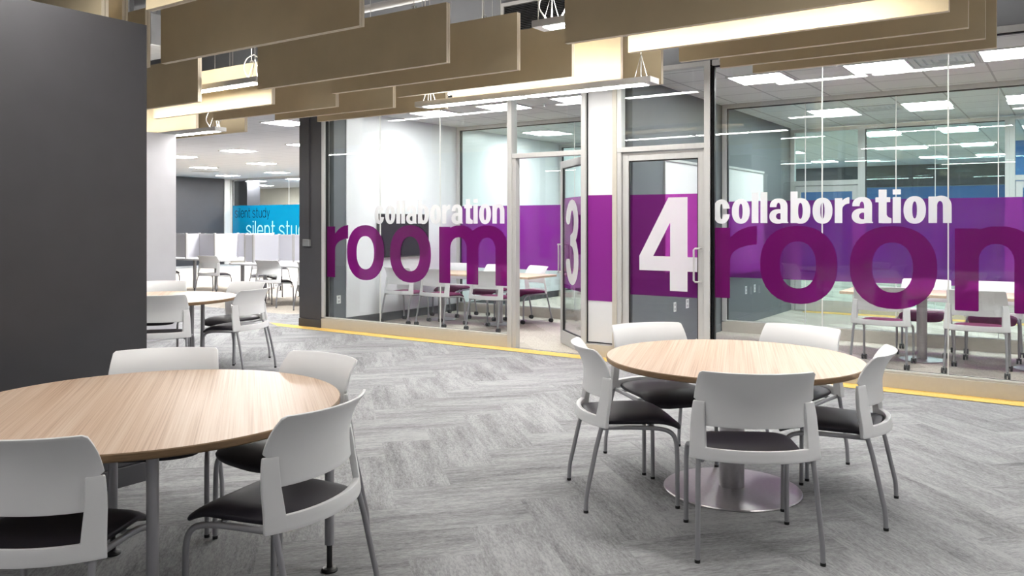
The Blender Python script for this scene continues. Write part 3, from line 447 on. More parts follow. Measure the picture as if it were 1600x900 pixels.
# mirror the leaf's x so that its outer face (-Y) still looks out: use a turned leaf with x running from free edge to hinge
for ch in l3.children:
    for v in ch.data.vertices: v.co.x = -v.co.x
    ch.data.flip_normals()
l3.location = (-4.585+5.05, 0.03, 0); l3.rotation_euler = (0, 0, ang-PI)
lettering('lettering', 'num', '3', -0.70, 0.765, 1.0, 0.0, -0.010, M['white_letters'], l3, sx=1.16, local=True, label='tall white numeral 3')

# ---- panel between the two doors
p = thing('trim_5', (-4.355, Y1, 0), 'white panel with a purple block between doors 3 and 4', 'wall panel', kind='structure')
MB().box(-4.525, Y1-0.02, 0.15, -4.19, Y1+0.02, ZT).build('panel_board', M['white_wall'], p)
MB().box(-4.523, Y1-0.024, 0.625, -4.192, Y1-0.0205, 1.805).build('panel_block', M['purple_paint'], p)
MB().box(-4.525, Y1-0.028, 0.15, -4.512, Y1-0.018, ZT).box(-4.512, Y1-0.028, 0.15, -4.19, Y1-0.018, 0.163).build('panel_gasket', M['gasket'], p)
MB().box(-4.60, Y1-0.055, 0, -4.14, Y1+0.055, 0.138).box(-4.19, Y1-0.06, 0.138, -4.135, Y1+0.06, ZT).build('panel_trim', M['sill'], p, bevel=0.003)

# ---- door of room four, shut
d4 = thing('door_2', (-3.61, Y1, 0), 'shut aluminium framed glass door marked with a tall white 4', 'door', kind='structure')
f = MB()
f.box(-4.135, Y1-0.05, 0, -4.085, Y1+0.05, 2.265).box(-3.135, Y1-0.06, 0, -3.07, Y1+0.06, ZT)
f.box(-4.135, Y1-0.055, 2.265, -3.135, Y1+0.055, 2.32).box(-4.135, Y1-0.05, ZT-0.05, -3.135, Y1+0.05, ZT)
f.build('door_frame', M['alu'], d4, bevel=0.003)
MB().box(-4.135, Y1-0.006, 2.32, -3.135, Y1+0.006, ZT-0.05).build('transom_pane', M['front_glass'], d4)
MB().box(-4.135, Y1-0.05, 2.32, -4.085, Y1+0.05, ZT-0.05).build('transom_jamb', M['joint'], d4)
l4 = leaf(d4, 0.945, 0, '4', (0.715, 1.80), 1, 1)
l4.location = (-4.083+3.61, 0.0, 0)
four = MB(); o4 = -4.083
pts_o = [(-3.885, 1.140), (-3.548, 1.765), (-3.333, 1.765), (-3.333, 1.136), (-3.222, 1.136), (-3.222, 0.985), (-3.333, 0.985), (-3.333, 0.775), (-3.53, 0.775), (-3.53, 0.985), (-3.885, 0.985)]
tri = [(-3.527, 1.50), (-3.527, 1.140), (-3.722, 1.140)]
def flat_polys(name, loops, y, m, parent, label):
    cu = bpy.data.curves.new(name, 'CURVE'); cu.dimensions = '2D'; cu.fill_mode = 'BOTH'
    for lp in loops:
        sp = cu.splines.new('POLY'); sp.points.add(len(lp)-1); sp.use_cyclic_u = True
        for q, (u, v) in zip(sp.points, lp): q.co = (u, v, 0, 1)
    t = bpy.data.objects.new(name+'_tmp', cu); C.objects.link(t)
    me = bpy.data.meshes.new_from_object(t.evaluated_get(bpy.context.evaluated_depsgraph_get())); me.name = name
    bpy.data.objects.remove(t); bpy.data.curves.remove(cu)
    for v in me.vertices: v.co = Vector((v.co.x, y, v.co.y))
    me.materials.clear(); me.materials.append(m)
    o = bpy.data.objects.new(name, me); C.objects.link(o); o.parent = parent; o['label'] = label; return o
flat_polys('lettering', [[(a-o4, b) for a, b in pts_o], [(a-o4, b) for a, b in tri]], -0.010, M['white_letters'], l4, 'tall white numeral 4')
MB().box(-3.07, Y1-0.05, 0.15, -3.05, Y1+0.05, ZT).build('door_gasket', M['gasket'], d4)

# ---- second and third glass walls
def band(w, x0, x1, y, z0, z1, m):
    MB().quad([(x0, y-0.0095, z0), (x1, y-0.0095, z0), (x1, y-0.0095, z1), (x0, y-0.0095, z1)]).build('glass_band', M[m], w)['label'] = 'translucent violet band across the panes'
w3 = glazed('window_3', 'second glass wall at the rear of room three with violet band', XL+0.02, XD-0.18, Y2, 0, ZC, [-7.45, -6.37, -5.28], 'rear_glass')
band(w3, XL+0.08, XD-0.24, Y2, 0.75, 1.78, 'rear_band')
w4 = glazed('window_4', 'second glass wall at the rear of room four with violet band', XD+0.02, 5.0, Y2, 0, ZC, [-2.895, -1.81, -0.726, 0.36, 1.44, 2.53], 'rear_glass')
band(w4, XD+0.08, 4.9, Y2, 0.75, 1.79, 'rear_band')
w5 = glazed('window_5', 'third glass wall far behind room three', XL+0.02, XD-0.18, Y3, 0, ZC-0.03, [-7.5, -6.4, -5.3], 'far_glass', sill=0.12)
w6 = glazed('window_6', 'third glass wall between its door and the slim post', -2.88, -0.80, Y3, 0, ZC-0.03, [-1.80], 'far_glass', sill=0.12)
w7 = glazed('window_7', 'third glass wall at the far side of the building', 0.25, 5.0, Y3, 0, ZC-0.03, [1.3, 2.4, 3.5], 'far_glass', sill=0.12)
for nm, lb, x0, x1 in (('door_3', 'far aluminium framed glass door behind room four beside the grey wall', XD, -2.88), ('door_4', 'far aluminium framed glass door before the blue wall', -0.80, 0.25)):
    d = thing(nm, ((x0+x1)/2, Y3, 0), lb, 'door', kind='structure')
    f = MB(); f.box(x0, Y3-0.05, 0, x0+0.07, Y3+0.05, ZC-0.03).box(x1-0.05, Y3-0.05, 0, x1, Y3+0.05, ZC-0.03).box(x0+0.07, Y3-0.05, 2.13, x1-0.05, Y3+0.05, 2.21).box(x0+0.07, Y3-0.05, ZC-0.085, x1-0.05, Y3+0.05, ZC-0.03)
    f.build('door_frame', M['alu'], d, bevel=0.003)
    MB().box(x0+0.07, Y3-0.006, 2.21, x1-0.05, Y3+0.006, ZC-0.085).build('transom_pane', M['far_glass'], d)
    g = MB(); a, b = x0+0.075, x1-0.055
    g.box(a, Y3-0.022, 0.01, a+0.09, Y3+0.022, 2.12).box(b-0.09, Y3-0.022, 0.01, b, Y3+0.022, 2.12).box(a+0.09, Y3-0.022, 2.02, b-0.09, Y3+0.022, 2.12).box(a+0.09, Y3-0.022, 0.01, b-0.09, Y3+0.022, 0.20)
    lf = g.build('door_leaf', M['alu'], d, bevel=0.003)
    MB().box(a+0.09, Y3-0.005, 0.20, b-0.09, Y3+0.005, 2.02).build('leaf_glass', M['far_glass'], lf)

# ---- blue silent study window
YS = 18.9
w8 = glazed('window_8', 'tall study window with a blue band lettered silent study', -25.55, -10.5, YS, 0, ZC, [-22.4, -19.2, -16.0, -12.8], 'front_glass', sill=0.12)
MB().quad([(-25.48, YS-0.0095, 0.45), (-10.6, YS-0.0095, 0.45), (-10.6, YS-0.0095, 2.14), (-25.48, YS-0.0095, 2.14)]).build('glass_band', M['blue_film'], w8)['label'] = 'bright blue translucent band'
lettering('lettering', 'thin', 'silent study', -25.35, 1.70, 0.255, 0.17, YS-0.014, M['shadow_letters'], w8, width=1.95, label='painted dark shadow copy of the words silent study')  # dark letters paint in the shadow image of the lettering
lettering('lettering', 'thin', 'silent study', -24.70, 1.00, 0.42, 0.17, YS-0.014, M['mint_letters'], w8, width=3.5, label='large pale words silent study')

# ================================================================== HANGING BAFFLES AND PENDANTS
ZB, HB = 2.72, 0.46
def baffle(xl, xr, y, label, zb=ZB):
    t = thing('ceiling_baffle', ((xl+xr)/2, y+0.022, zb), label, 'acoustic baffle', 'tan acoustic baffles hung from the ceiling')
    for k in range(2):
        m = MB(); y0 = y+k*0.0235; m.box(xl, y0, zb, xr, y0+0.0205, zb+HB, 1)
        for f in m.b.faces:
            f.normal_update()
            f.material_index = 0 if abs(f.normal.y) > 0.9 else 1
        m.build('panel', [M['baffle'], M['ply']], t)
    MB().box(xl+0.02, y+0.0205, zb+0.02, xr-0.02, y+0.0235, zb+HB-0.02).build('spacer', M['black'], t)
    for x in (xl+0.35, xr-0.35):
        MB().tube([(x, y+0.022, zb+HB-0.002), (x, y+0.022, ZM)], 0.0035, 6).build('suspension_cable', M['cable'], t)
        MB().tube([(x-0.02, y+0.022, zb+HB-0.004), (x-0.02, y+0.022, zb+HB+0.025), (x+0.02, y+0.022, zb+HB+0.025), (x+0.02, y+0.022, zb+HB-0.004)], 0.004, 6, smooth=3).build('hook', M['cable'], t)
    return t
BAFFLES = [
    (-5.79, -3.66, 3.64, 'large tan baffle, lowest edge running from the top of the charcoal partition'),
    (-6.18, -3.95, 4.85, 'tan baffle hanging just beyond the large front baffle of its row'),
    (-5.80, -3.67, 5.40, 'tan baffle with its top corner showing below the grey bulkhead'),
    (-5.45, -3.47, 5.92, 'tan baffle in front of the vent grille and the brightly lit baffle'),
    (-5.04, -3.20, 6.28, 'brightly lit cream baffle directly above the long pendant light'),
    (-5.10, -3.00, 6.67, 'tan baffle behind the end of the long pendant light'),
    (-2.87, -0.76, 4.80, 'tan baffle hanging before the brightly lit one over room four'),
    (-2.65, -0.60, 5.32, 'brightly lit cream baffle over the doors and windows of room four'),
    (-2.48, -0.55, 5.84, 'tan baffle next behind the lit baffle over room four'),
    (-2.31, -0.49, 6.25, 'tan baffle second behind the lit baffle over room four'),
    (-2.17, -0.45, 6.62, 'tan baffle closest to the glass of room four'),
    (-9.40, -7.29, 4.99, 'short looking tan baffle with its end beside the charcoal partition'),
    (-8.92, -6.81, 5.52, 'brightly lit cream baffle behind the pendant over the farther table'),
    (-8.50, -6.40, 6.02, 'tan baffle with its end above the study ceiling lights'),
    (-7.85, -5.95, 6.41, 'tan baffle hanging over the charcoal column top'),
    (-7.55, -5.55, 6.80, 'tan baffle closest to the glass of room three'),
    (-11.28, -9.16, 6.98, 'tan baffle behind the small pendant near the pale partition'),
    (-11.90, -9.78, 6.66, 'lit cream baffle end above the pale partition'),
    (-4.41, -2.30, 2.68, 'pale lit baffle whose end corner shows above the charcoal partition'),
    (-6.95, -4.85, 2.66, 'tan baffle above the charcoal partition at the picture corner'),
    (-7.55, -5.46, 3.14, 'very bright baffle end above the charcoal partition'),
    (-8.10, -6.00, 3.64, 'beige baffle end above the charcoal partition edge'),
]
for b in BAFFLES: baffle(*b)

def pendant(x0, x1, y, zb, label, loops=('l', 'r'), up=True):
    t = thing('pendant_light', ((x0+x1)/2, y, zb), label, 'pendant light', 'linear pendant lights among the baffles')
    w, h = 0.085, 0.055
    m = MB(); m.box(x0, y-w, zb+0.004, x1, y+w, zb+h); m.build('housing', M['fixture'], t, bevel=0.003)
    n = max(1, round((x1-x0)/1.25)); seg = (x1-x0-0.10)/n
    for k in range(n):
        a = x0+0.05+k*seg+0.03; b = a+seg-0.06
        MB().box(a, y-0.055, zb+0.001, b, y+0.055, zb+0.0045).build('diffuser', M['down_lamp'], t)
        if up: MB().box(a, y-0.05, zb+h, b, y+0.05, zb+h+0.003).build('upper_diffuser', M['up_lamp'], t)
    for x in (x0+0.12, x1-0.12):
        MB().tube([(x-0.03, y-0.06, zb+h), (x, y, zb+h+0.20), (x+0.03, y+0.06, zb+h)], 0.003, 6).tube([(x-0.03, y+0.06, zb+h), (x, y, zb+h+0.20), (x+0.03, y-0.06, zb+h)], 0.003, 6).tube([(x, y, zb+h+0.19), (x, y, ZM)], 0.003, 6).build('suspension_cable', M['cable'], t)
    for s in loops:
        x = x1-0.14 if s == 'r' else x0+0.14
        MB().tube([(x, y, zb+h+0.24), (x-0.07, y-0.03, zb+h+0.20), (x-0.105, y-0.04, zb+h+0.10), (x-0.05, y-0.02, zb+h+0.01)], 0.006, 8, smooth=6).tube([(x, y, zb+h+0.24), (x+0.06, y+0.03, zb+h+0.19), (x+0.085, y+0.03, zb+h+0.10), (x+0.04, y+0.02, zb+h+0.01)], 0.006, 8, smooth=6).build('power_cord', M['cord'], t)
    return t
pendant(-5.30, -2.80, 6.10, 2.62, 'long white pendant light hanging clear below the baffles before the doors', loops=())
pendant(-3.23, -0.73, 5.02, 2.90, 'pendant light with its end tucked behind the big baffle over room four')
pendant(-9.11, -6.61, 5.25, 2.88, 'pendant light before the lit baffle over the farther round table')
pendant(-11.4, -8.90, 6.42, 2.655, 'small looking pendant light above the pale partition')
pendant(-8.30, -5.80, 2.90, 2.90, 'pendant light hidden behind the charcoal partition top')
# added fill pendants brightening lounge and glass
for x0, x1, y, lb in ((-3.6, -1.1, -1.3, 'added unseen fill pendant over the lounge floor behind the chairs'), (-4.9, -2.4, 2.05, 'added unseen fill pendant over the big round table'), (-1.0, 1.5, 3.7, 'added unseen fill pendant over the side of the pedestal table'), (1.9, 4.4, 6.0, 'added unseen fill pendant by the side wall of the lounge'),
                      (-8.3, -5.8, 7.35, 'added hidden fill pendant close before the glass of room three'), (-5.45, -3.45, 7.35, 'added hidden fill pendant close before the doors 3 and 4'), (-2.70, -0.70, 7.35, 'added hidden fill pendant close before the glass of room four')):
    pendant(x0, x1, y, 2.98, lb, loops=())

# ------------------------------------------------------------------ services above the baffles
t = thing('vent_grille', (-5.1, Y1-0.03, 3.62), 'grey louvred return grille on the bulkhead above the baffles', 'vent grille')
g = MB(); g.box(-5.70, Y1-0.045, 3.58, -4.40, Y1-0.02, 3.62).box(-5.70, Y1-0.045, 4.10, -4.40, Y1-0.02, 4.14).box(-5.70, Y1-0.045, 3.62, -5.66, Y1-0.02, 4.10).box(-4.44, Y1-0.045, 3.62, -4.40, Y1-0.02, 4.10)
g.build('grille_frame', M['fixture'], t)
g = MB()
for k in range(24):
    z = 3.63+k*0.0197; g.quad([(-5.66, Y1-0.045, z), (-4.44, Y1-0.045, z), (-4.44, Y1-0.026, z+0.014), (-5.66, Y1-0.026, z+0.014)])
g.build('louver', M['galv'], t)
MB().box(-5.66, Y1-0.0245, 3.62, -4.44, Y1-0.0215, 4.10).build('grille_backing', M['black'], t)
t = thing('ceiling_pipe', (-5, 6.9, 4.0), 'pale conduit pipe running above the baffles', 'pipe')
MB().tube([(-14, 6.9, 4.0), (3, 6.9, 4.0)], 0.045, 12).build('pipe_run', M['fixture'], t)
MB().box(-6.05, 6.88, 4.04, -6.02, 6.92, ZM).box(-2.05, 6.88, 4.04, -2.02, 6.92, ZM).box(-11.05, 6.88, 4.04, -11.02, 6.92, ZM).build('pipe_hanger', M['galv'], t)
t = thing('ceiling_duct', (-10.5, 3.5, 3.7), 'galvanised air duct under the dark ceiling beyond the charcoal partition', 'duct')
MB().box(-16, 5.9, 3.75, -9.6, 6.5, 4.15).build('duct_body', M['galv'], t, bevel=0.01)
MB().box(-15.03, 6.15, 4.15, -15.0, 6.25, ZM).box(-10.6, 6.15, 4.15, -10.57, 6.25, ZM).build('duct_hanger', M['galv'], t)

# ------------------------------------------------------------------ ceiling light panels
def panel_light(x, y, label, lamp, group, sx=0.61, sy=0.61, z=ZC):
    t = thing('ceiling_light', (x, y, z), label, 'ceiling light', group)
    f = MB(); a, b = sx/2, sy/2
    f.box(x-a, y-b, z-0.012, x+a, y-b+0.022, z).box(x-a, y+b-0.022, z-0.012, x+a, y+b, z).box(x-a, y-b+0.022, z-0.012, x-a+0.022, y+b-0.022, z).box(x+a-0.022, y-b+0.022, z-0.012, x+a, y+b-0.022, z)
    f.build('light_frame', M['fixture'], t)
    MB().box(x-a+0.022, y-b+0.022, z-0.009, x+a-0.022, y+b-0.022, z-0.001).build('diffuser', M[lamp], t)
for i, x in enumerate((-7.78, -6.56, -5.34)):
    panel_light(x, 9.32, 'square ceiling light in room three, %s' % ('by the white marker wall', 'over the middle of its table', 'nearest its open door')[i], 'room_lamp', 'square light panels in rooms three and four')
for i, x in enumerate((-2.90, -1.68, -0.46, 0.76, 1.98)):
    panel_light(x, 9.14, 'square ceiling light in room four, %s' % ('by the grey wall', 'second from the grey wall', 'third from the grey wall', 'fourth from the grey wall', 'fifth from the grey wall')[i], 'room_lamp', 'square light panels in rooms three and four')
for i, x in enumerate((-7.85, -6.60, -5.35, -2.90, -1.66, -0.44, 0.80, 2.02)):
    panel_light(x, 12.40, 'square ceiling light between the second and third glass walls, number %s from the white wall' % ('one', 'two', 'three', 'four', 'five', 'six', 'seven', 'eight')[i], 'beyond_lamp', 'square light panels behind the second glass wall')
k = 0
for y in (15.8, 19.1, 22.3):
    for x in (-7.9, -5.4, -2.85, -1.64, 0.8):
        if y > 20 and x > 0: continue
        k += 1; panel_light(x, y, 'far square ceiling light beyond the third glass wall', 'beyond_lamp', 'far light panels beyond the third glass wall')
STUDY = [(-10.5, 8.82), (-13.1, 11.5), (-15.45, 11.6), (-18.0, 11.85), (-18.2, 14.42), (-15.6, 14.42), (-20.9, 14.5), (-21.0, 17.25), (-23.75, 17.4), (-18.3, 17.2), (-23.4, 20.1), (-25.9, 20.25), (-20.8, 20.1), (-13.0, 14.4), (-28.6, 22.8), (-25.2, 22.9), (-28.3, 20.3), (-21.3, 23.0)]
SL = ['closest to the charcoal column', 'half hidden by the charcoal column edge', 'over the nearer white carrels', 'half hidden by the pale partition', 'in the middle of the study ceiling', 'over the back of the carrels', 'just before the charcoal study wall', 'second before the blue window',
      'closest to the charcoal study wall', 'before the blue window', 'behind the blue window, over its middle', 'behind the blue window by its dark pier', 'behind the blue window beside the column', 'behind the charcoal column', 'deepest behind the blue window', 'before the white block behind the blue window', 'by the cream wall behind the blue window', 'beside the white block behind the blue window']
for (x, y), s in zip(STUDY, SL): panel_light(x, y, 'square study ceiling light ' + s, 'study_lamp', 'square light panels over the study area', 0.61, 0.61)
# ceiling vents and sprinklers
def ceiling_vent(x, y, label, s=0.58):
    t = thing('ceiling_vent', (x, y, ZC), label, 'ceiling vent')
    f = MB(); a = s/2
    for q in range(4):
        r0, r1 = a-q*0.065, a-q*0.065-0.045
        z0 = ZC-0.012+q*0.002
        f.box(x-r0, y-r0, z0, x+r0, y-r1, ZC-0.001).box(x-r0, y+r1, z0, x+r0, y+r0, ZC-0.001).box(x-r0, y-r1, z0, x-r1, y+r1, ZC-0.001).box(x+r1, y-r1, z0, x+r0, y+r1, ZC-0.001)
    f.build('vent_frame', M['fixture'], t); MB().box(x-a+0.02, y-a+0.02, ZC-0.004, x+a-0.02, y+a-0.02, ZC-0.0006).build('vent_backing', M['galv'], t)
ceiling_vent(-1.07, 9.14, 'square air vent between two ceiling lights of room four')
ceiling_vent(-2.29, 12.4, 'square air vent between two lights behind the second glass wall')
ceiling_vent(-22.4, 15.6, 'square air vent in the study ceiling')
for x, y, lb in ((-2.30, 9.4, 'small sprinkler head in the ceiling of room four'), (-5.95, 9.4, 'small sprinkler head in the ceiling of room three'), (-10.9, 9.9, 'small sprinkler head in the study ceiling')):
    t = thing('ceiling_sprinkler', (x, y, ZC), lb, 'sprinkler')
    MB().lathe([(0, ZC-0.008), (0.03, ZC-0.006), (0.032, ZC)], 16, (x, y)).build('escutcheon', M['cable'], t)
    MB().lathe([(0, ZC-0.042), (0.018, ZC-0.042), (0.018, ZC-0.038), (0.005, ZC-0.036), (0.006, ZC-0.006), (0, ZC-0.006)], 12, (x, y)).build('deflector', M['cable'], t)

# ================================================================== CHAIRS
def lerp_table(T, z):
    for (a, va), (b, vb) in zip(T, T[1:]):
        if z <= b: return va+(vb-va)*(z-a)/(b-a)
    return T[-1][1]
PROF = [(0.43, -0.232), (0.50, -0.222), (0.58, -0.205), (0.66, -0.198), (0.71, -0.203), (0.76, -0.220), (0.80, -0.243), (0.835, -0.272)]
def smooth_tab(T):
    P = catmull([(a, v, 0) for a, v in T], 8); return [(p.x, p.y) for p in P]
PROF = smooth_tab(PROF)
def back_y(x, z): return lerp_table(PROF, z)+0.085*(abs(x)/0.265)**2.2
def shell(xs_of, zs, keep, thick, name, m, parent, bevel, tz=None):
    """curved plastic shell: grid over (u, z), solid, thickness towards the rear"""
    b = MB(); n = len(xs_of(zs[0]))
    def P(i, j, k):
        z = zs[j]; x = xs_of(z)[i]; y = back_y(x, z)
        dx = 0.002; gx = (back_y(x+dx, z)-back_y(x-dx, z))/(2*dx); gz = (back_y(x, z+dx)-back_y(x, z-dx))/(2*dx)
        nn = Vector((-gx, 1, -gz)).normalized()
        return Vector((x, y, z))-nn*((thick if tz is None else tz(z))*k)
    V = [[[b.b.verts.new(P(i, j, k)) for k in (0, 1)] for j in range(len(zs))] for i in range(n)]
    F = {(i, j) for i in range(n-1) for j in range(len(zs)-1) if keep(i, j)}
    for i, j in F:
        for k in (0, 1):
            q = [V[i][j][k], V[i+1][j][k], V[i+1][j+1][k], V[i][j+1][k]]
            f = b.b.faces.new(q if k == 0 else q[::-1]); f.smooth = True
        for (di, dj), (a, c) in {(-1, 0): ((i, j), (i, j+1)), (1, 0): ((i+1, j), (i+1, j+1)), (0, -1): ((i, j), (i+1, j)), (0, 1): ((i, j+1), (i+1, j+1))}.items():
            if (i+di, j+dj) not in F:
                f = b.b.faces.new([V[a[0]][a[1]][0], V[c[0]][c[1]][0], V[c[0]][c[1]][1], V[a[0]][a[1]][1]]); f.smooth = True
    for v in [v for v in b.b.verts if not v.link_faces]: b.b.verts.remove(v)
    return b.build(name, m, parent, shift=False, bevel=bevel, sharp=35)
def make_chair(label, group, seat_mat, caster):
    t = thing('study_chair' if not caster else 'caster_chair', (0, 0, 0), label, 'chair', group)
    # upper shell of the back
    def wid(z):
        if z < 0.665: return 0.214
        if z < 0.70: s = (z-0.665)/0.035; return 0.214+(0.262-0.214)*(s*s*(3-2*s))
        return 0.262-(z-0.70)*0.085-(0.012 if z > 0.83 else 0)
    U = [k/9-1 for k in range(19)]
    zs = [0.578, 0.59, 0.61, 0.64, 0.665, 0.677, 0.688, 0.70, 0.72, 0.745, 0.77, 0.795, 0.815, 0.829, 0.836]
    shell(lambda z: [u*wid(z) for u in U], zs, lambda i, j: True, 0.011, 'backrest', M['plastic'], t, 0.003)
    # lower frame: two uprights joined by the rail behind the seat
    def wf(z): return 0.279-(z-0.432)*0.065
    def xf(z):
        o = wf(z); inn = 0.214
        side = [inn, inn+0.004, (inn+o)/2, o-0.006, o]
        return [-v for v in side[::-1]]+[k/5*inn for k in range(-4, 5)]+side
    zf = [0.432, 0.445, 0.465, 0.486, 0.492, 0.53, 0.58, 0.62, 0.655, 0.675, 0.688]
    def keepf(i, j): return zf[j] < 0.486 or i < 4 or i >= len(xf(0.5))-5
    shell(xf, zf, keepf, 0.026, 'back_frame', M['plastic'], t, 0.004, tz=lambda z: 0.026 if z < 0.60 else 0.026-0.011*min(1, (z-0.60)/0.085)**2)
    # upholstered seat with a waterfall front
    b = MB(); n = 14
    def sq(u, v):
        k = 0.20
        return u*math.sqrt(1-k*v*v*abs(v)*abs(u)**4), v*math.sqrt(1-k*u*u*abs(u)*abs(v)**4)
    top = []; bot = []
    for i in range(n+1):
        u = -1+2*i/n; rt = []; rb = []
        for j in range(n+1):
            v = -1+2*j/n; a, c = sq(u, v)
            y = 0.038+0.248*c; x = a*(0.241-0.010*(1-c))
            e = max(abs(u), abs(v))
            z = 0.478-0.020*abs(u)**6-0.010*max(0, -v)**4
            f = max(0.0, (y-0.13)/0.156); z -= 0.068*f*f
            rt.append(b.b.verts.new((x, y, z)))
            zz = 0.436-0.068*f*f*0.75; rb.append(b.b.verts.new((x*0.965, y*0.985, zz)))
        top.append(rt); bot.append(rb)
    for i in range(n):
        for j in range(n):
            b.b.faces.new((top[i][j], top[i+1][j], top[i+1][j+1], top[i][j+1])).smooth = True
            b.b.faces.new((bot[i][j], bot[i][j+1], bot[i+1][j+1], bot[i+1][j])).smooth = True
    rim = [(0, j) for j in range(n)]+[(i, n) for i in range(n)]+[(n, j) for j in range(n, 0, -1)]+[(i, 0) for i in range(n, 0, -1)]
    for a, c in zip(rim, rim[1:]+rim[:1]):
        b.b.faces.new((top[a[0]][a[1]], top[c[0]][c[1]], bot[c[0]][c[1]], bot[a[0]][a[1]])).smooth = True
    b.build('seat', seat_mat, t, shift=False, bevel=0.006, sharp=70)
    lo = 0.052 if caster else 0.0
    r = 0.0118 if not caster else 0.0125
    for s in (-1, 1):
        fl = MB().tube([(s*0.236, -0.17, 0.428), (s*0.240, 0.05, 0.424), (s*0.243, 0.155, 0.414), (s*0.245, 0.205, 0.392), (s*0.246, 0.228, 0.345), (s*0.246, 0.234, 0.25), (s*0.247, 0.236, lo)], r, 10, smooth=4).build('leg', M['steel'], t, shift=False)
        rl = MB().tube([(s*0.252, -0.165, 0.445), (s*0.258, -0.195, 0.34), (s*0.264, -0.228, 0.19), (s*0.268, -0.246, 0.11), (s*0.269, -0.252, 0.06), (s*0.270, -0.254, lo)], r, 10, smooth=4).build('leg', M['steel'], t, shift=False)
        for lg, x, y in ((fl, s*0.247, 0.236), (rl, s*0.270, -0.254)):
            if caster:
                c = MB()
                for d in (-1, 1): c.tube([(x+d*0.005, y+0.012, 0.029), (x+d*0.024, y+0.012, 0.029)], 0.029, 16)
                c.tube([(x, y, 0.07), (x, y+0.006, 0.035)], 0.011, 8)
                c.build('caster', M['black'], lg, shift=False)
            else:
                MB().tube([(x, y, 0.0), (x, y, 0.014)], 0.0128, 10).build('foot_cap', M['black'], lg, shift=False)
    MB().tube([(-0.238, -0.12, 0.426), (0.238, -0.12, 0.426)], 0.008, 8).tube([(-0.241, 0.11, 0.418), (0.241, 0.11, 0.418)], 0.008, 8).build('cross_bar', M['steel'], t, shift=False)
    return t
CH = make_chair('x', 'g', M['seat'], False); learn(CH)
CR = make_chair('x', 'g', M['plum'], True); learn(CR)
used = set()
def seat_at(proto, x, y, f, label, group):
    if proto.name in used: o = copy_tree(proto)
    else: used.add(proto.name); o = proto
    o.location = (x, y, 0.0 if proto is CH else 0.004); o.rotation_euler = (0, 0, heading(f)); return tag(o, label, 'chair', group)
def rear(mx, my, f, d=0.254):                     # chair placed by the middle of its rear feet
    n = math.hypot(*f); return mx+f[0]/n*d, my+f[1]/n*d
G1, G2, G3, G4 = 'chairs around the pedestal table', 'chairs around the big four-legged table', 'chairs around the farther table', 'chairs at the study carrels'
for mx, my, f, lb, g in (
    (-2.245, 3.885, (0.768, 0.640), 'white chair seen side on at the pedestal table, on the side towards the big table', G1),
    (-1.133, 3.555, (-0.516, 0.857), 'white chair with its back squarely to the viewer before the pedestal table', G1),
    (-0.775, 4.560, (-0.993, -0.08), 'white chair in profile at the pedestal table, on the side away from the open door', G1),
    (-2.345, 4.920, (0.80, -0.60), 'white chair behind the pedestal table before the door marked 4', G1),
    (-1.42, 5.39, (-0.20, -0.98), 'white chair behind the pedestal table before the collaboration lettering', G1),
    (-2.71, 1.16, (-0.52, 0.856), 'white chair at the big table cut off by the picture edge, back to the viewer', G2),
    (-2.213, 2.099, (-0.976, -0.216), 'white chair angled into the big round table, its whole curved back in view', G2),
    (-3.075, 2.86, (-0.051, -0.999), 'white chair behind the big table, half hidden by the angled chair', G2),
    (-3.925, 2.51, (0.75, -0.66), 'white chair back showing behind the big table by the charcoal partition', G2),
    (-6.885, 4.275, (-0.72, 0.69), 'white chair with its back to the viewer at the farther table by the partition edge', G3),
    (-6.722, 5.303, (-0.956, -0.294), 'white chair at the farther table turned aside, all four legs in view', G3),
    (-7.62, 5.90, (0.12, -0.993), 'white chair behind the farther table, its black seat behind the turned chair', G3),
    (-8.55, 5.42, (0.70, -0.71), 'white chair back between the farther table and the pale partition', G3),
    (-11.80, 9.40, (-0.18, 0.98), 'white chair before the nearer carrel desk beside the charcoal column', G4),
    (-14.45, 10.05, (-0.20, 0.98), 'white chair before the middle carrels beside the pale partition', G4),
    (-13.55, 10.55, (0.85, 0.3), 'white chair behind the gap between the two carrel desks', G4),
    (-12.3, 12.05, (0.05, -1.0), 'white chair on the far side of the nearer carrel desk', G4),
    (-10.7, 9.38, (-0.1, 1.0), 'white chair before the nearer carrel desk mostly hidden by the charcoal column', G4),
    (-15.3, 12.75, (0.0, -1.0), 'white chair on the far side of the farther carrel desk', G4),
    (-16.3, 10.05, (0.0, 1.0), 'white chair before the farther carrel desk half behind the pale partition', G4),
):
    x, y = rear(mx, my, f); seat_at(CH, x, y, f, lb, g)
G5, G6 = 'plum seated caster chairs in room three', 'plum seated caster chairs in room four'
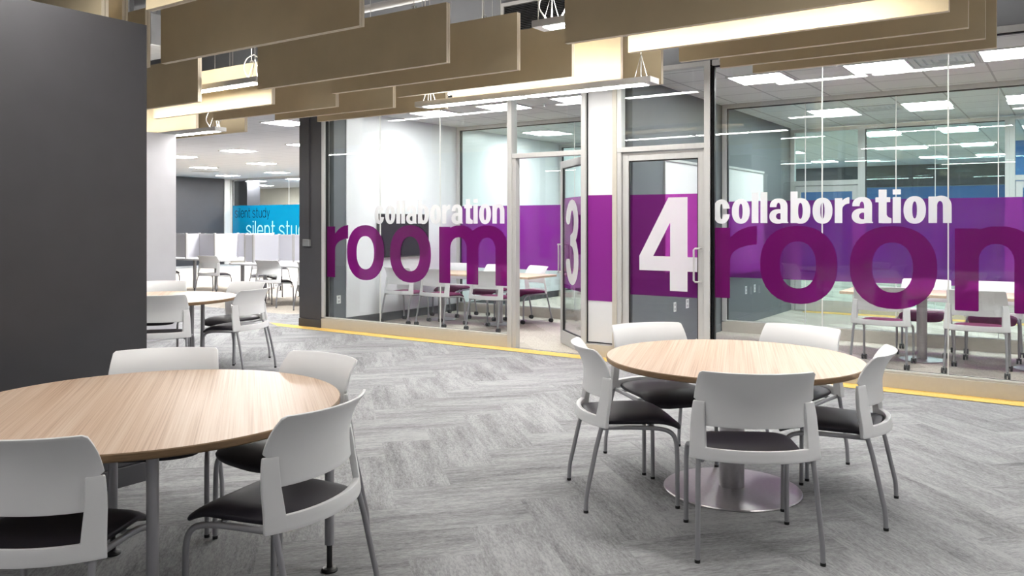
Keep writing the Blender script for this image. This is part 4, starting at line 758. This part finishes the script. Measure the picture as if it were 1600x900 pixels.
for x, y, f, lb, g in (
    (-8.30, 9.22, (0.0, 1.0), 'plum seated chair in room three beside the marker wall, back to the glass', G5),
    (-7.62, 9.24, (0.05, 1.0), 'plum seated chair in room three between the other two backs at the glass', G5),
    (-6.72, 9.26, (-0.02, 1.0), 'plum seated chair in room three behind the letter m', G5),
    (-8.25, 10.32, (0.03, -1.0), 'plum seated chair across the table of room three near the television', G5),
    (-7.50, 10.32, (-0.05, -1.0), 'plum seated chair across the table of room three farther from the television', G5),
    (-6.83, 10.33, (-0.40, -0.92), 'plum seated chair at the table end, framed by the open door of room three', G5),
    (-1.66, 9.31, (0.03, 1.0), 'plum seated chair backing on the glass of room four under the second letter o', G6),
    (-0.79, 9.33, (0.03, 1.0), 'plum seated chair with its back to the glass of room four beside the letter m', G6),
    (-1.42, 10.36, (0.0, -1.0), 'plum seated chair across the table of room four behind the second letter o', G6),
    (-0.74, 10.37, (0.04, -1.0), 'plum seated chair across the table of room four behind the letter m', G6),
    (0.12, 9.33, (0.0, 1.0), 'plum seated chair at the table of room four past the picture edge', G6),
):
    seat_at(CR, x, y, f, lb, g)

# ================================================================== TABLES
def round_top(t, R, rz, z=0.74, th=0.032):
    o = MB().lathe([(0, z-th), (R-0.012, z-th), (R-0.002, z-th+0.006), (R, z-th+0.012), (R, z-0.004), (R-0.004, z), (0, z)], 96, mis=[1, 1, 1, 1, 1, 0]).build('table_top', [M['wood'], M['wood_edge']], t, shift=False, sharp=30)
    o.rotation_euler = (0, 0, rz); return o
t = thing('pedestal_table', (-1.585, 4.475, 0), 'round wood table on a brushed steel pedestal and disc', 'table')
round_top(t, 0.700, math.atan2(0.979, -0.3415)-PI/2)
MB().lathe([(0, 0.018), (0.068, 0.018), (0.068, 0.66), (0.10, 0.69), (0.10, 0.708), (0, 0.708)], 40).build('pedestal', M['disc'], t, shift=False)
MB().lathe([(0, 0.0), (0.372, 0.0), (0.377, 0.004), (0.372, 0.010), (0.10, 0.020), (0, 0.020)], 72).build('base_disc', M['disc'], t, shift=False)
def post_table(c, R, rz, legs, label):
    t = thing('round_table', (c[0], c[1], 0), label, 'table')
    round_top(t, R, rz)
    for x, y in legs:
        x -= c[0]; y -= c[1]
        lg = MB().lathe([(0, 0.115), (0.0205, 0.115), (0.0205, 0.708), (0, 0.708)], 20, (x, y)).build('leg', M['steel'], t, shift=False)
        MB().lathe([(0, 0.0), (0.034, 0.0), (0.036, 0.006), (0.030, 0.014), (0.012, 0.018), (0.012, 0.12), (0, 0.12)], 20, (x, y)).build('leveling_foot', M['black'], lg, shift=False)
    return t
post_table((-3.19, 1.945), 0.79, math.atan2(0.641, -0.832)-PI/2, [(-2.585, 1.595), (-2.632, 2.44), (-3.57, 2.01), (-3.72, 1.36)], 'big round wood table on four silver posts before the charcoal partition')
post_table((-7.66, 4.78), 0.77, 0.9, [(-7.20, 4.86), (-7.60, 5.26), (-8.25, 4.62), (-7.80, 4.20)], 'farther round wood table between the charcoal and pale partitions')
def long_table(x0, x1, y0, y1, bases, label):
    t = thing('meeting_table', ((x0+x1)/2, (y0+y1)/2, 0.004), label, 'table')
    o = MB().box(x0, y0, 0.714, x1, y1, 0.744); 
    o = o.build('table_top', M['pale_wood'], t, bevel=0.004)
    for x in bases:
        y = (y0+y1)/2
        MB().lathe([(0, 0.02), (0.052, 0.02), (0.052, 0.67), (0.12, 0.70), (0.12, 0.714), (0, 0.714)], 28, (x, y)).build('pedestal', M['disc'], t)
        MB().lathe([(0, 0.004), (0.22, 0.004), (0.225, 0.008), (0.22, 0.014), (0.08, 0.022), (0, 0.022)], 48, (x, y)).build('base_disc', M['disc'], t)
long_table(-8.55, -6.22, 9.42, 10.18, (-8.08, -6.98), 'long pale wood meeting table in room three')
long_table(-2.14, 0.75, 9.47, 10.23, (-1.37, -0.30), 'long pale wood meeting table in room four')

# ------------------------------------------------------------------ study carrels
def carrel(label, x0, x1, y0, y1, runs, legs):
    t = thing('carrel_desk', ((x0+x1)/2, (y0+y1)/2, 0), label, 'study desk')
    MB().box(x0, y0, 0.708, x1, y1, 0.742).build('desk_top', M['desk'], t, bevel=0.008)
    for (ax, ay), (bx, by) in runs:
        m = MB(); d = 0.012
        m.box(min(ax, bx)-(d if ax == bx else 0), min(ay, by)-(d if ay == by else 0), 0.76, max(ax, bx)+(d if ax == bx else 0), max(ay, by)+(d if ay == by else 0), 1.27)
        dv = m.build('divider', M['divider'], t, bevel=0.003)
    for px, py in sorted({p for run in runs for p in run}):
        MB().box(px-0.018, py-0.018, 0.742, px+0.018, py+0.018, 1.285).build('divider_post', M['fixture'], t)
    for x, y in legs:
        lg = MB().lathe([(0, 0.10), (0.036, 0.10), (0.036, 0.708), (0, 0.708)], 14, (x, y)).build('leg', M['steel'], t)
        w = world_loc(t); q = MB().lathe([(0, 0), (0.04, 0), (0.04, 0.012), (0.016, 0.02), (0.016, 0.11), (0, 0.11)], 14, (x-w.x, y-w.y))
        q.build('leveling_foot', M['black'], lg, shift=False)
carrel('nearer white carrel desk with stepped white dividers beside the charcoal column', -13.15, -9.95, 9.66, 11.45,
       [((-13.14, 10.03), (-12.90, 10.03)), ((-12.90, 10.03), (-12.90, 10.64)), ((-12.90, 10.64), (-12.48, 10.64)), ((-12.48, 10.64), (-12.48, 11.30)), ((-12.48, 11.30), (-11.2, 11.30)), ((-11.2, 10.2), (-11.2, 11.30))],
       [(-12.95, 9.82), (-12.4, 9.90), (-10.2, 9.82), (-12.95, 11.2), (-10.3, 11.2), (-11.6, 11.3)])
carrel('farther white carrel desk with stepped white dividers behind the pale partition', -17.0, -14.35, 10.35, 12.2,
       [((-16.3, 10.40), (-15.6, 10.40)), ((-15.6, 10.40), (-15.6, 10.72)), ((-15.6, 10.72), (-15.06, 10.72)), ((-15.06, 10.72), (-15.06, 11.30)), ((-15.06, 11.30), (-14.75, 11.30)), ((-14.75, 11.30), (-14.75, 12.0))],
       [(-16.8, 10.5), (-14.85, 10.6), (-15.6, 10.6), (-16.8, 12.0), (-14.5, 12.0)])

# ================================================================== THINGS ON THE WALLS
t = thing('television', (XL+0.05, 9.55, 1.30), 'black television on the white marker wall of room three', 'television')
MB().box(XL+0.02, 8.97, 0.97, XL+0.075, 10.12, 1.635).build('television_case', M['black'], t, bevel=0.006)
MB().box(XL+0.0755, 8.985, 0.99, XL+0.078, 10.105, 1.62).build('screen', M['screen'], t)
def whiteboard(y0, y1, z0, z1, label):
    t = thing('whiteboard', (XD+0.02, (y0+y1)/2, z0), label, 'whiteboard')
    MB().box(XD+0.002, y0, z0, XD+0.018, y1, z1).build('writing_surface', M['board'], t)
    f = MB(); f.box(XD+0.001, y0-0.02, z1, XD+0.024, y1+0.02, z1+0.02).box(XD+0.001, y0-0.02, z0-0.02, XD+0.024, y1+0.02, z0).box(XD+0.001, y0-0.02, z0, XD+0.024, y0, z1).box(XD+0.001, y1, z0, XD+0.024, y1+0.02, z1)
    f.build('board_frame', M['alu'], t)
    MB().box(XD+0.002, y0+0.2, z0-0.03, XD+0.09, y1-0.2, z0-0.015).build('marker_tray', M['alu'], t)
    MB().box(XD+0.02, y0-0.01, z1+0.005, XD+0.04, y1+0.01, z1+0.035).build('map_rail', M['alu'], t)
whiteboard(9.02, 10.55, 0.92, 2.23, 'whiteboard on the grey wall seen through the glass door 4')
whiteboard(11.12, 12.70, 0.80, 2.26, 'whiteboard on the grey wall beyond the second glass wall of room four')
def outlet(axis, x, y, z, label, wd=0.075):
    t = thing('wall_outlet', (x, y, z), label, 'outlet')
    MB().box(x, y-wd/2, z-0.058, x+0.006, y+wd/2, z+0.058).build('cover_plate', M['outlet'], t, bevel=0.0015)
    MB().box(x+0.006, y-0.016, z+0.012, x+0.0085, y+0.016, z+0.042).box(x+0.006, y-0.016, z-0.042, x+0.0085, y+0.016, z-0.012).build('socket', M['galv'], t)
outlet('x', XD, 9.33, 0.47, 'white outlet low on the grey wall behind the door marked 4')
outlet('x', XD, 9.72, 0.48, 'white data plate beside the outlet behind the door marked 4', 0.09)
outlet('x', XD, 11.95, 0.50, 'white plate low on the grey wall past the second glass wall')
outlet('x', XD, 12.35, 0.50, 'second white outlet low on the grey wall past the second glass wall')
outlet('x', XL, 8.22, 0.40, 'white outlet on the dark strip of wall in room three')
